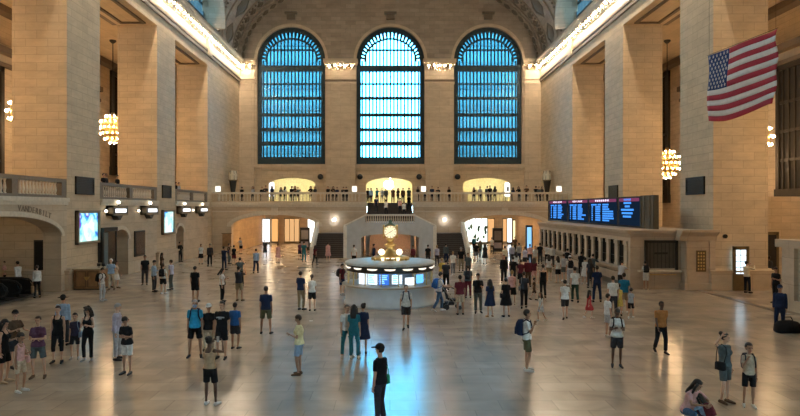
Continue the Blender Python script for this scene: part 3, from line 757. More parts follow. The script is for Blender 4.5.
PEOPLE = []
def P(x, y, H, bld, pose, face, top, bot, hair, label, shoes='charcoal', sk='l', hat=None, mask=False, bag=None, floor=0., at=None, group=None):
    if at: X, Y = at
    elif floor: Y = YB + 1.0; X = (x - CX)*Y/F
    else: X, Y = G(x, y)
    J = skel(pose, bld)
    k = H/(1.75 if bld != 'c' else 1.80)
    o = link(body_mesh(pose, bld), 'person', None, (X, Y, floor), math.radians(face)); o.scale = (k, k, k)
    tag(o, label, 'person', group)
    o.material_slots[0].link = 'OBJECT'; o.material_slots[0].material = skin(sk)
    def part(me, name, mat, M=None):
        c = link(me, name, o)
        if M is not None: c.matrix_local = M
        c.material_slots[0].link = 'OBJECT'; c.material_slots[0].material = mat; return c
    tk, tc = top.split(':'); NM = dict(tee='t_shirt', tank='tank_top', shirt='shirt', dress='dress')
    part(top_mesh(pose, bld, tk), NM[tk], cloth(tc))
    if bot:
        bk, bc = bot.split(':'); part(bottom_mesh(pose, bld, bk), dict(mini='skirt', capri='trousers').get(bk, bk), cloth(bc))
    if hair:
        hk, hc_ = hair.split(':'); part(hair_mesh(hk), 'hair', hairm(hc_), J['HM'])
    if hat:
        kk, kc = hat.split(':'); part(hat_mesh(kk), 'cap' if kk == 'cap' else 'hat', cloth(kc), J['HM'])
    if mask: part(mask_mesh(), 'face_mask', cloth('lblue'), J['HM'])
    for n in 'lr': part(shoe_mesh(pose, bld, n), 'shoe', cloth(shoes))
    W = Matrix.Translation((X, Y, floor)) @ Matrix.Rotation(math.radians(face), 4, 'Z') @ Matrix.Scale(k, 4)
    for bg in (bag or []):
        kind, col, lab = bg
        if kind == 'pack': me, M, nm, ct = backpack_mesh(), J['T'], 'backpack', 'backpack'
        elif kind in ('sling', 'rsling'): me, M, nm, ct = shoulderbag_mesh(1), J['T'], 'shoulder_bag', 'bag'
        elif kind in ('side', 'rside'): me, M, nm, ct = shoulderbag_mesh(0), J['T'], 'shoulder_bag', 'bag'
        elif kind == 'tote': me, M, nm, ct = tote_mesh(), Matrix.Translation(J['lwr'] + J['lhd']*.1), 'tote_bag', 'bag'
        elif kind == 'phone':
            me, M, nm, ct = phone_mesh(), Matrix.Translation((J['lwr'] + J['rwr'])/2 + V((0, -.04, .09)) if pose == 'photo' else J['lwr'] + J['lhd']*.1 + V((0, -.02, .05))), 'phone', 'phone'
        q = link(me, nm); q.matrix_world = W @ M @ (Matrix.Scale(-1, 4, (1, 0, 0)) if kind[0] == 'r' else Matrix())
        q.material_slots[0].link = 'OBJECT'; q.material_slots[0].material = cloth(col); tag(q, lab, ct)
    PEOPLE.append(o); return o

# --- the group by the near floor edge on the escalator side
P(4,383,1.68,'w','phone',90,'tank:black','shorts:black','long:black','person with long dark hair in black tank top, behind the girl in pink','tan')
P(15,368,1.66,'w','talk',60,'tee:brown','skirt:charcoal','short:dark','person in brown top and dark cap reaching forward beside the long-haired one in black','charcoal',hat='cap:black')
P(20,392,1.50,'c','phone',75,'tank:pink','shorts:beige','short:dark','girl in pink sleeveless top and pale shorts, hair tied back','white','m',bag=[('sling','pink','pale pink handbag at the hip of the girl in pink')])
P(38,378,1.68,'w','crossed',12,'tee:purple','shorts:slate','short:brown','person in purple top and grey shorts with arms folded','brown')
P(58,363,1.70,'w','stand',10,'tank:black','capri:black','short:dark','person in black tank top and black cropped trousers between purple top and blue bag','black')
P(75,359,1.42,'c','stand',15,'tee:floral','shorts:charcoal','short:dark','boy in dark patterned shirt standing next to the one in black capris','lgrey',bag=[('side','lblue','light blue bag carried by the boy in patterned shirt')])
P(88,361,1.62,'w','text',0,'tank:black','trousers:black','curly:dark','person all in black with long curly hair, hands together','lgrey')
P(63,346,1.70,'m','stand',190,'shirt:lblue','trousers:charcoal','short:black','person in pale blue shirt and dark hat standing behind the black capris','black',hat='hat:black')
P(117,360,1.72,'m','phone',95,'shirt:lilac','trousers:lgrey','short:grey','grey-haired person in pale lilac shirt, seen from the side, behind black blouse','charcoal')
P(127,374,1.62,'w','bow',-10,'tee:black','shorts:white','short:dark','person in loose black blouse and white shorts with head bowed over a phone','charcoal','m')
# --- four abreast walking off
P(195,357,1.78,'m','idle',8,'tee:cyan','shorts:black','short:grey','person in bright blue t-shirt, black shorts and pale face mask','charcoal','m',mask=True,bag=[('pack','navy','navy backpack worn by the one in bright blue t-shirt')])
P(209,356,1.66,'w','walk',5,'tee:black','trousers:beige','short:brown','person in white cap, black top and pale trousers between two friends','charcoal','m',hat='cap:white')
P(222,359,1.76,'m','stand',-6,'tee:black','shorts:black','short:dark','person in black t-shirt with white lettering across the chest and black shorts','black')
P(235,349,1.52,'m','relaxed' if False else 'stand',165,'tee:blue','shorts:charcoal','short:dark','boy in blue and white t-shirt and dark shorts, back turned','charcoal','m')
P(210,405,1.62,'w','photo',165,'tank:tan','shorts:black','bun:black','person in tan tank top and black shorts with white sneakers taking a picture','white','d',bag=[('phone','white','white phone held up by the one in tan tank top')])
P(266,334,1.76,'m','idle',175,'tee:navy','shorts:olive','short:dark','person in navy t-shirt and olive shorts standing alone with back turned','black','m')
P(299,375,1.66,'w','phone',-95,'tee:lyellow','shorts:lblue','short:brown','person in pale yellow shirt and white shorts facing sideways','brown','m')
P(380,424,1.70,'m','stand',235,'tee:black','trousers:charcoal','short:dark','person in black cap, black t-shirt and dark trousers at the bottom of the picture','black','l',hat='cap:black',bag=[('rsling','green','small green crossbody bag with strap across a black t-shirt')])
# --- trio in front of the round booth
P(347,357,1.62,'m','idle',25,'tee:white','trousers:teal','short:dark','person in white top and teal trousers, half hidden behind long teal outfit','white')
P(354,359,1.66,'w','stand',170,'tee:teal','trousers:teal','long:black','person in matching teal top and trousers with long black hair','beige')
P(363,354,1.60,'w','hips',195,'dress:navy',None,'bun:black','person in short navy patterned dress with hand on hip','brown')
P(406,329,1.72,'m','walk',0,'tee:white','shorts:charcoal','short:brown','person in white t-shirt and dark shorts walking past the round booth counter','black',bag=[('pack','navy','dark backpack worn by the walker in front of the booth')])
# --- middle distance, counter side
P(301,310,1.76,'m','look',150,'tee:navy','trousers:khaki','short:dark','person in dark navy shirt and khaki trousers beside white top and black shorts','charcoal')
P(312,311,1.64,'w','stand',180,'tee:white','shorts:black','pony:brown','person in white top and black shorts with ponytail','black')
P(342,295,1.66,'w','phone',60,'tee:maroon','shorts:navy','short:dark','person in maroon top at the edge of the round booth','lgrey',bag=[('pack','charcoal','dark backpack on the one in maroon top beside the booth')])
P(256,273,1.76,'m','walk',175,'shirt:lblue','trousers:navy','short:dark','person in pale blue shirt and navy trousers walking toward the passage arch','black')
P(265,258,1.72,'w','walk',0,'tee:charcoal','skirt:charcoal','short:dark','person in charcoal outfit coming out of the arch toward the one in pale blue shirt','tan')
P(278,263,1.66,'w','stride',190,'dress:pink',None,'bun:brown','person in pink and white dress walking into the passage under the balcony','charcoal')
P(304,262,1.76,'m','stand',170,'tee:teal','trousers:teal','short:dark','person in dark teal standing beside the stair parapet','charcoal')
P(300,260,1.64,'w','stand',185,'tee:purple','shorts:navy','short:dark','person in plum top waiting next to dark teal at the arch','charcoal')
P(315,265,1.62,'w','walk',150,'tee:maroon','trousers:black','long:dark','person in dark maroon walking to the stair foot','black')
P(328,261.5,1.68,'w','look',180,'dress:pink',None,'bun:brown','person in pale pink dress at the bottom of the dark steps','beige')
P(354,267,1.74,'m','stand',160,'tee:white','trousers:black','short:dark','person in white shirt behind the booth beside the stair wall','black')
P(374,266,1.76,'m','stand',100,'shirt:navy','trousers:navy','short:dark','person in dark suit behind the clock, before the lit tunnel','black')
P(413,266,1.66,'w','stand',-30,'shirt:maroon','trousers:brown','short:dark','person in dark red coat behind the clock, before the lit tunnel','black')
P(428,266,1.70,'m','stand',180,'tee:black','trousers:charcoal','short:dark','person in black at the booth edge beside the stair wall','black')
P(224,270,1.76,'m','photo',160,'shirt:navy','trousers:navy','short:dark','person in navy jacket raising both arms to take a picture','black')
P(229,264,1.70,'m','stand',120,'tee:brown','trousers:slate','short:brown','person in brown shirt just behind the navy jacket','black')
P(234,265,1.60,'w','stand',170,'tee:black','shorts:maroon','short:dark','person in black top and dark red shorts near the arch pier','brown')
P(241,254,1.66,'w','lean',-20,'tee:lgrey','shorts:black','short:dark','person in grey top and black shorts against the arch pier','black')
P(201,264,1.64,'w','stand',10,'tee:white','skirt:black','short:dark','person in white top and black skirt beside a dark suit','black')
P(210,266,1.76,'m','stand',0,'shirt:charcoal','trousers:black','short:dark','person in open dark suit and white shirt beside black skirt','black',bag=[('side','brown','brown bag at the side of the dark suit')])
P(195,302,1.76,'m','stand',170,'tee:black','shorts:black','short:black','person in black t-shirt and black shorts standing alone, back turned','black','m')
P(222,302,1.66,'w','phone',95,'tee:white','trousers:black','long:black','person in white blouse and black trousers looking at a phone','black',bag=[('side','black','black handbag beside white blouse')])
P(239,301,1.74,'m','photo',165,'tee:charcoal','shorts:khaki','short:dark','person in charcoal shirt and khaki shorts raising a camera','brown','m')
P(240,286,1.70,'m','photo',190,'tee:slate','trousers:black','short:black','person in slate shirt partly hidden behind khaki shorts with camera','black')
P(145,285,1.78,'m','stand',15,'tee:black','trousers:charcoal','short:dark','person in black polo and charcoal trousers standing before the gallery arch','black','m')
P(154,292,1.74,'m','phone',95,'shirt:lblue','trousers:charcoal','short:dark','person in light blue shirt facing a friend with black backpack','black')
P(163,294,1.62,'w','stand',175,'tee:white','shorts:black','bun:brown','person in white top with black backpack in a chatting group of four','lgrey',bag=[('pack','black','black backpack in the group of four')])
P(171,290,1.70,'m','stand',-100,'tee:lilac','trousers:slate','short:brown','person in lilac-grey shirt closing the chatting group of four','charcoal')
P(162,277,1.62,'w','stand',120,'tee:brown','trousers:black','long:dark','person in brown top behind the chatting group of four','black')
P(180,262,1.74,'m','hips',60,'shirt:black','trousers:black','short:black','person all in black standing in the small gate doorway','black')
P(102,301,1.64,'w','phone',80,'tee:white','trousers:lgrey','short:black','person in white t-shirt and grey jeans before the wooden counter','lgrey',bag=[('pack','black','black bag on the back of white t-shirt and grey jeans')])
P(111,290,1.76,'m','talk',10,'tee:lblue','trousers:beige','short:white','white-haired person in blue shirt and pale trousers beside the wooden counter','brown')
P(116,288,1.60,'w','walk',90,'tee:beige','skirt:white','short:brown','person in pale skirt half hidden behind the blue shirt by the counter','brown')
P(37,298,1.68,'w','stand',-140,'shirt:white','trousers:black','short:brown','person in white shirt and black trousers waiting beside the escalator','black',bag=[('tote','tan','tan tote bag held beside the escalator')])
P(18,293,1.76,'m','stride',-110,'shirt:white','trousers:black','short:black','person in white shirt stepping onto the escalator','black')
P(5,290,1.66,'w','stand',-90,'tee:pink','trousers:black','bun:brown','person in pale pink top on the escalator','black')
# --- ticket side, near floor
P(439,311,1.76,'m','push',100,'tee:white','trousers:denim','short:dark','person in white shirt and blue overalls pushing a stroller','white',bag=[('pack','blue','blue backpack on the one pushing the stroller')])
P(460,315,1.72,'m','stand',180,'tee:maroon','shorts:beige','short:black','person in maroon t-shirt and beige shorts, back turned','black','m')
P(468,298,1.68,'m','stand',170,'tee:slate','trousers:maroon','short:brown','person in slate top with dark backpack behind maroon t-shirt','black',bag=[('pack','charcoal','dark backpack between maroon t-shirt and black top')])
P(478,313,1.74,'m','phone',0,'tee:black','trousers:slate','short:dark','person in black top and slate jeans facing the camera','black')
P(490,317,1.60,'w','stand',195,'dress:navy',None,'long:black','person in navy dress with long black hair, back turned','tan')
P(506,317,1.66,'w','stand',185,'dress:black',None,'short:black','person in long black dress with a bag at the elbow','black',bag=[('side','black','black handbag at the elbow of the black dress')])
P(512,305,1.64,'w','stand',170,'tee:pink','skirt:black','bun:blond','person in pink top and black skirt behind the black dress','beige')
P(524,308,1.70,'m','walk',165,'tee:charcoal','trousers:black','short:dark','person in charcoal jacket with grey shoulder bag, mid stride','black',bag=[('side','grey','grey shoulder bag on the charcoal jacket')])
P(543,298,1.72,'m','stand',190,'tank:black','trousers:black','short:dark','person in black vest and black trousers standing before the ticket windows','black')
P(541,321,1.20,'c','walk',-60,'tee:white','shorts:lgrey','long:dark','small child in white top walking near the white-and-charcoal pair','white')
P(565,319,1.66,'w','walk',170,'tee:white','shorts:charcoal','short:black','person in plain white t-shirt and charcoal shorts walking away','brown')
P(575,302,1.74,'m','stride',175,'tee:white','trousers:dgreen','short:dark','person in white t-shirt with a grey print and dark green trousers','black')
P(589,318,1.20,'c','walk',100,'dress:red',None,'long:dark','small girl in red dress','white')
P(597,302,1.78,'m','idle',180,'tee:navy','trousers:navy','short:dark','tall person in navy shirt and navy trousers, back turned','black','m')
P(613,317,1.74,'m','stand',170,'tee:white','trousers:charcoal','short:black','person in white shirt and dark trousers beside the teal-blue t-shirt','black')
P(619,316,1.40,'c','stand',180,'tee:yellow','skirt:yellow','short:dark','child in yellow between white shirt and teal-blue t-shirt','black')
P(624,313,1.76,'m','stand',165,'tee:tealblue','shorts:khaki','short:dark','person in teal-blue t-shirt and khaki shorts','white')
P(631,318,1.30,'c','walk',150,'tee:lgrey','shorts:black','short:brown','child in grey top and black shorts with white shoes','white')
P(608,337,1.55,'m','stand',100,'tee:white','shorts:lgrey','short:dark','boy in white t-shirt behind the one with black backpack straps','white')
P(617,367,1.70,'w','text',-10,'tee:white','shorts:charcoal','short:dark','person in white t-shirt with black backpack straps holding a phone','charcoal','d',bag=[('pack','black','large black backpack on the phone reader in white t-shirt')])
P(661,353,1.68,'m','stride',0,'tee:rust','trousers:black','short:black','person in rust t-shirt and black trousers walking toward the camera','black','d')
P(527,371,1.74,'m','mouth',80,'tee:white','shorts:olive','short:dark','person in white t-shirt and olive shorts, standing alone in profile','white','m',bag=[('pack','navy','dark navy backpack on the profile figure with olive shorts')])
P(725,403,1.66,'w','scratch',25,'tee:slate','shorts:slate','bun:dark','person in grey playsuit scratching head beside a boy','brown',bag=[('rside','black','black handbag hanging from the arm in grey playsuit')])
P(749,407,1.50,'c','mouth',-15,'tee:beige','shorts:black','short:dark','boy in pale patterned shirt and black shorts with hand to mouth','white','m',bag=[('pack','charcoal','dark backpack worn by the boy in patterned shirt and black shorts')])
P(684,437,1.60,'w','squat',20,'tee:pink','trousers:denim','long:black','person in pink top and jeans crouching with arms around a child','white','m',at=(6.30,13.1))
P(691,441,1.15,'c','squat',-150,'tee:lblue','trousers:denim','long:black','child in light blue top hugged by the crouching person','white','m',at=(6.52,12.75),bag=[('pack','maroon','dark red bag behind the hugged child')])
P(747,293,1.74,'m','photo',110,'shirt:cream','trousers:black','short:black','person in cream shirt taking a photo near the lit door','black')
P(776,303,1.74,'m','phone',-70,'tee:black','trousers:black','short:black','person in black uniform shirt leaning by the stone block','black','m')
P(780,331,1.72,'m','stand',-40,'shirt:navy','trousers:navy','short:black','person in navy uniform and cap above a bag on the floor','black','m',hat='cap:navy')
P(769,284,1.70,'m','stand',180,'shirt:charcoal','trousers:charcoal','short:black','dark figure in the recess behind the cream-shirted photographer','black','d')
P(646,290,1.64,'w','lean',170,'tee:white','shorts:white','short:black','person in white top and white shorts leaning on the ticket office end ledge','beige','m',bag=[('pack','black','black bag on the one at the end ledge')])
P(621,291,1.70,'m','lean',140,'tee:lgrey','trousers:black','short:dark','person in grey shirt at the last ticket window','black')
# --- queue by the ticket windows
P(540,264,1.74,'m','stand',175,'tee:black','trousers:charcoal','short:black','person in black at the far start of the ticket line','black')
P(547,265,1.68,'w','stand',160,'tee:white','trousers:black','bun:dark','person in white top with hair bun near the ticket line start','black')
P(552,267,1.72,'m','stand',190,'shirt:white','trousers:charcoal','short:brown','brown-haired person in white shirt facing the ticket windows','black')
P(566,272,1.70,'m','lean',120,'tee:black','trousers:black','short:black','person in black leaning on the ledge at the ticket windows','black')
P(570,285,1.76,'m','stand',180,'tee:white','trousers:lgrey','short:dark','person with white cap and black backpack near the ticket windows','white',hat='cap:white',bag=[('pack','black','black backpack below a white cap')])
P(549,281,1.66,'w','stand',170,'tee:white','shorts:khaki','long:dark','person in white top and khaki shorts in the row of three white tops','tan')
P(558,283,1.66,'w','stand',185,'tee:white','shorts:black','long:black','person in white top and black shorts in the row of three white tops','tan')
P(564,281,1.72,'m','stand',175,'tee:lgrey','shorts:slate','short:brown','person in grey t-shirt between white tops and the white cap','white')
P(585,284,1.64,'w','walk',150,'dress:white',None,'short:dark','person in white dress beside the ticket ledge','white')
P(581,277,1.70,'m','lean',150,'tee:black','trousers:black','short:black','person in black before the middle ticket window','black')
P(592,281,1.72,'m','lean',140,'shirt:slate','trousers:black','short:black','person in slate jacket at the ticket ledge behind the navy pair','black')
P(590,288,1.70,'w','stand',170,'tee:charcoal','trousers:charcoal','long:dark','person in charcoal waiting between white dress and navy shirt','black')
P(535,268,1.70,'m','stand',10,'tee:white','trousers:beige','short:dark','person in white t-shirt facing out from the ticket line','white')
# --- crowd in the middle
P(505,268,1.70,'m','stand',185,'tee:cream','trousers:black','short:dark','person in cream shirt before the passage arch','black')
P(512,265,1.72,'m','stand',170,'shirt:lilac','trousers:charcoal','short:brown','person in lilac shirt in the crowd before the arch','black')
P(519,264,1.74,'m','stand',200,'shirt:lgrey','trousers:navy','short:dark','person in pale grey shirt and navy trousers in the crowd before the arch','black')
P(525,268,1.66,'w','walk',175,'tee:lilac','skirt:charcoal','bun:brown','person in lilac top and charcoal skirt in the crowd before the arch','black')
P(530,265,1.70,'m','stand',180,'tee:pink','trousers:charcoal','short:brown','person in pale pink t-shirt near the ticket line start','black')
P(504,283,1.74,'m','stand',0,'shirt:black','trousers:black','short:dark','person in open black suit facing the camera in the crowd','black')
P(513,285,1.70,'m','stand',180,'tee:black','trousers:charcoal','short:black','person in black t-shirt beside the open black suit','black')
P(521,288,1.66,'w','stand',170,'tee:maroon','skirt:black','short:brown','person in maroon blouse and black skirt in the crowd','black')
P(528,287,1.72,'m','stand',185,'shirt:maroon','trousers:brown','short:dark','person in maroon shirt and brown trousers in the crowd','black')
P(534,284,1.62,'w','walk',160,'tee:maroon','shorts:pink','long:brown','person in maroon top and pink shorts in the crowd','tan')
P(516,276,1.66,'w','stand',190,'tee:white','trousers:black','long:dark','person in white blouse tucked behind the maroon ones','black')
P(534,300,1.15,'c','walk',80,'tee:brown','shorts:brown','short:dark','small child in brown near the black vest','black')
P(515,253,1.72,'m','walk',10,'tee:brown','trousers:black','short:dark','person in brown coming through the yellow-lit passage','black')
P(442,286,1.66,'w','stand',180,'tee:yellow','trousers:lgrey','short:blond','blond person in mustard yellow top at the booth edge','white')
P(446,290,1.72,'m','stand',170,'tee:charcoal','trousers:black','short:dark','person in charcoal t-shirt beside mustard yellow top','black')
P(453,275,1.66,'m','walk',175,'tee:white','trousers:grey','short:blond','blond person in white t-shirt walking to the stair foot','white')
P(461,271,1.74,'m','stand',170,'tee:black','trousers:khaki','short:grey','grey-haired person in black top and khaki trousers by the stair parapet','black')
P(437,266,1.66,'w','stand',190,'tee:lilac','trousers:charcoal','short:blond','person in lilac top near the stair foot','black')
P(446,264,1.70,'m','stand',150,'shirt:slate','trousers:navy','short:dark','person in slate shirt at the dark steps','black')
P(468,279,1.70,'m','stand',10,'tee:slate','trousers:charcoal','short:dark','person in slate t-shirt standing beyond the dark backpack','black')
P(476,262,1.72,'m','stand',175,'tee:black','shorts:grey','short:dark','person in black top and grey shorts before the bright shop window','black')
P(480,258,1.66,'w','walk',0,'shirt:olive','trousers:black','long:dark','person in olive jacket before the bright shop window','black')
P(485,264,1.66,'w','stand',185,'dress:charcoal',None,'long:dark','person in charcoal dress between shop window and dark directory stand','black')
P(474,252,1.70,'m','walk',180,'shirt:teal','trousers:black','short:dark','person in dark teal shirt inside the passage by the shop window','black')
P(492,254,1.68,'w','stand',170,'tee:white','trousers:charcoal','short:brown','person in white top reading the dark directory stand','black')
P(284,245,1.72,'m','walk',0,'tee:olive','trousers:black','short:dark','person in olive deep inside the passage beyond the dark directory stand','black',at=((318-390)*79/620,79))
P(447,307,1.62,'w','stand',175,'tee:lgrey','trousers:black','short:dark','person in grey top behind the stroller','black') if False else None
# --- balcony: leaning along the rail, and on the stairs
bal_l = ((242,'stand','tee:black'),(253,'photo','tee:lgrey'),(262,'stand','shirt:black'),(266,'lean','shirt:charcoal'),(272,'stand','tee:navy'),(281,'phone','tee:slate'),(285,'stand','tee:lgrey'),
         (291,'lean','tee:black'),(295,'stand','tee:brown'),(298,'photo','tee:slate'),(311,'lean','shirt:black'),(315,'stand','tee:charcoal'),(328,'photo','tee:black'),(333,'lean','shirt:black'),(337,'stand','tee:navy'),(343,'lean','shirt:charcoal'),(347,'lean','tee:black'))
bal_r = ((418,'stand','tee:black'),(425,'lean','tee:slate'),(432,'stand','tee:navy'),(438,'lean','tee:charcoal'),(449,'stand','tee:black'),(474,'photo','tee:black'),(480,'stand','tee:lgrey'),(487,'lean','shirt:slate'),
         (490,'stand','tee:black'),(495,'phone','tee:charcoal'),(513,'stand','tee:navy'),(519,'lean','shirt:black'),(527,'lean','tee:brown'),(536,'photo','tee:black'),(539,'stand','shirt:slate'),(542,'stand','tee:charcoal'))
LABL = ['at the wall end of the balcony, beyond the bronze wall lamp','next along from the bronze wall lamp, arms raised','beside the white poster, one of a pair in black','leaning over the rail next to the white poster','in navy just past the white poster','head bent over a phone at the middle of the yellow arch','in pale grey top at the middle of the yellow arch',
 'leaning before the yellow arch, all black','in brown before the yellow arch','arms raised before the yellow arch','leaning at the arch edge in black','in charcoal at the arch edge','arms raised before the bare pilaster','leaning before the bare pilaster','in navy before the bare pilaster','leaning toward the middle stairs in charcoal','last before the white lamp post by the middle stairs']
LABR = ['in black just past the middle stairs','in slate leaning before the far pilaster','in navy before the far pilaster','in charcoal leaning at the far pilaster','in black before the speaker on the far pilaster','arms raised in the ticket-side yellow arch','in pale grey in the ticket-side yellow arch','in slate leaning in the ticket-side yellow arch',
 'in black at the centre of the ticket-side yellow arch','reading a phone in the ticket-side yellow arch','in navy just past the bright poster on the balcony','leaning in black past the bright poster on the balcony','in brown between poster and ticket-side wall lamp','arms raised close to the ticket-side wall lamp','in slate jacket close to the ticket-side wall lamp','in charcoal nearest to the ticket-side wall lamp']
k_ = 0
for (x, ps, tp), lb in list(zip(bal_l, LABL)) + list(zip(bal_r, LABR)):
    r = random.Random(x); hh = 1.60 + .2*r.random(); wm = 'mw'[r.random() < .45]
    k_ += 1; Yb = YB + (.95, 1.6)[k_ % 2]
    P(x, 0, hh, wm, ps, r.choice((0, 20, -25, 10, 160)), tp, 'trousers:charcoal', ('long:dark' if wm == 'w' else 'short:dark'), 'person ' + lb.replace('nearest', 'close'), 'black', floor=5.2, at=((x - CX)*Yb/F, Yb))
cent = ((368,71,'stand','tee:black','trousers:charcoal','short:dark','in black at the top of the middle stairs, beside the railing end'),(371,70,'walk','shirt:lblue','trousers:navy','short:brown','in pale blue shirt at the top of the middle stairs'),
 (377,70.5,'photo','tee:teal','trousers:charcoal','short:dark','in teal with arms raised in the middle arch'),(382,71,'stand','tee:lgrey','trousers:grey','bun:brown','in grey top beside the hanging bright emblem'),
 (386,69.5,'stand','shirt:slate','trousers:slate','short:dark','in slate under the hanging bright emblem'),(393,69,'stand','tee:brown','trousers:brown','short:dark','in brown in the middle arch'),(398,70,'walk','tee:charcoal','trousers:dgreen','long:dark','in charcoal and dark green in the middle arch'),
 (403,70.5,'stand','shirt:brown','trousers:charcoal','short:dark','in brown jacket in the middle arch'),(409,69.8,'stand','tee:dgreen','trousers:dgreen','short:dark','in dark green at the side of the middle arch'))
for x, Y, ps, tp, bt, hr, lb in cent:
    P(x, 0, 1.72, 'm' if hr.startswith('short') else 'w', ps, random.choice((0, 180, 30, 150)), tp, bt, hr, 'person ' + lb, 'black', floor=5.2, at=((x - CX)*Y/F, Y))
for x, Y, z, tp, lb in ((386, 63.6, 3.82, 'tee:white', 'in white top partway up the middle stairs'), (400, 63.9, 3.99, 'tee:pink', 'in pink top partway up the middle stairs'), (404, 63.3, 3.65, 'tee:white', 'in white t-shirt lower on the middle stairs'), (409, 64.5, 4.34, 'tee:black', 'in black top high on the middle stairs'), (376, 64.2, 4.165, 'tee:navy', 'in navy top high on the middle stairs')):
    P(x, 0, 1.68, 'w', 'stand', 180, tp, 'trousers:charcoal', 'short:dark', 'person ' + lb, 'black', floor=z, at=((x - CX)*Y/F, Y))
for x, Y, lb, hr, tp in ((105, 42.5, 'in dark top on the gallery under the chandelier', 'short:black', 'tee:black'), (107.5, 43.0, 'second head on the gallery under the chandelier', 'short:dark', 'shirt:charcoal'), (119, 45.6, 'alone on the gallery at the pillar beyond the chandelier', 'short:black', 'tee:black'),
                     (177, 55.2, 'in dark top on the short gallery beyond the second pillar', 'short:dark', 'tee:black'), (180, 56.0, 'in white shirt on the short gallery beyond the second pillar', 'short:brown', 'tee:lgrey')):
    X = -18.95
    Y2 = F*X/(x - CX)
    P(x, 0, 1.74, 'm', 'stand', 80, tp, 'trousers:black', hr, 'person ' + lb, 'black', floor=5.2, at=(X - .1, Y2))
# ================================================================== THINGS
# ---- round information booth
BX, BY, BR_ = 0.0, 30.6, 2.32
bo = thing('information_booth', 'round grey marble booth with glass band and flat roof in the middle of the hall', 'information booth', (BX, BY, 0))
MB().lathe([(2.22, 0), (2.26, .0), (2.26, .12), (2.2, .16), (2.2, .82), (2.24, .86), (2.24, .9), (.01, .9)], n=64).build('counter_base', MARBLE_GREY, bo, True)
MB().lathe([(1.6, .9), (2.3, .9), (2.36, .93), (2.36, .98), (2.3, 1.0), (1.6, 1.0)], n=64).build('counter_top', principled('counter_edge', (.42, .36, .26), .3), bo, True)
MB().lathe([(2.06, 1.0), (2.06, 1.62)], n=64).build('glass_band', GLASS_C, bo, True)
MB().lathe([(2.02, 1.62), (2.14, 1.62), (2.14, 1.92), (2.02, 1.92)], n=64).build('frieze', BRONZE, bo)
MB().lathe([(.01, 2.12), (1.3, 2.12), (2.15, 2.06), (2.22, 2.02), (2.22, 1.92), (2.0, 1.9), (.01, 1.9)], n=64).build('roof', principled('booth_roof', (.50, .51, .48), .45), bo, True)
for k in range(16):
    a = 2*PI*(k + .5)/16; MB().tube([(2.08*math.cos(a), 2.08*math.sin(a), 1.0), (2.08*math.cos(a), 2.08*math.sin(a), 1.92)], .03, 8).build('post', BRASS, bo)
sg = emissive('booth_sign', (1, .88, .70), .65)
for k in range(16):                                             # lit lens-shaped panels along the frieze
    a = 2*PI*k/16; b = MB(); rows = []
    for t, h in ((-.12, .02), (-.09, .06), (0, .085), (.09, .06), (.12, .02)):
        q = a + t; rows.append([((2.15 + d)*math.cos(q), (2.15 + d)*math.sin(q), 1.83 - z) for d, z in ((0, 0), (.03, 0), (.03, h), (0, h))])
    b.loft(rows).build('lit_panel', sg, bo)
MB().lathe([(1.1, .9), (1.1, 1.6)], n=32).build('inner_cabinet', principled('booth_inner', (.30, .29, .27), .5), bo)
scr = [emissive('screen_pale', (.62, .80, .95), .95), emissive('screen_blue', (.10, .36, .85), 1.1), emissive('screen_navy', (.02, .10, .42), 1.0), emissive('screen_white', (.8, .86, .92), .9)]
for a0, mi, z0, z1 in ((-2.32, 3, 1.06, 1.56), (-2.02, 0, 1.08, 1.56), (-1.72, 2, 1.08, 1.58), (-1.40, 0, 1.12, 1.54), (-1.06, 3, 1.05, 1.4), (-.72, 1, 1.1, 1.5)):
    b = MB(); N = 6
    b.loft([[(r*math.cos(a0 + .25*(i/N - .5)), r*math.sin(a0 + .25*(i/N - .5)), z) for r, z in ((1.86, z0), (1.92, z0), (1.92, z1), (1.86, z1))] for i in range(N + 1)])
    sc = b.build('display_screen', scr[mi], bo)
    if mi in (0, 2):
        b = MB(); rr = random.Random(int(a0*100))
        for r_ in range(5):
            z = z0 + .07 + r_*.085; t0, t1 = -.10, rr.uniform(-.02, .10)
            b.loft([[(1.925*math.cos(a0 + t), 1.925*math.sin(a0 + t), zz) for zz in (z, z + .04)] + [(1.93*math.cos(a0 + t), 1.93*math.sin(a0 + t), zz) for zz in (z + .04, z)] for t in (t0, (t0 + t1)/2, t1)])
        b.build('screen_line', scr[1] if mi == 0 else emissive('screen_sky', (.25, .55, 1), 1.2), sc)
for a0 in (-2.2, -1.9, -1.25, -.95):
    MB().box(-.14, .14, -.1, .1, 0, .02).build('leaflet', WHITE_ENAMEL, bo).matrix_local = Matrix.Rotation(a0 + PI/2, 4, 'Z') @ Matrix.Translation((0, -1.8, 1.0))

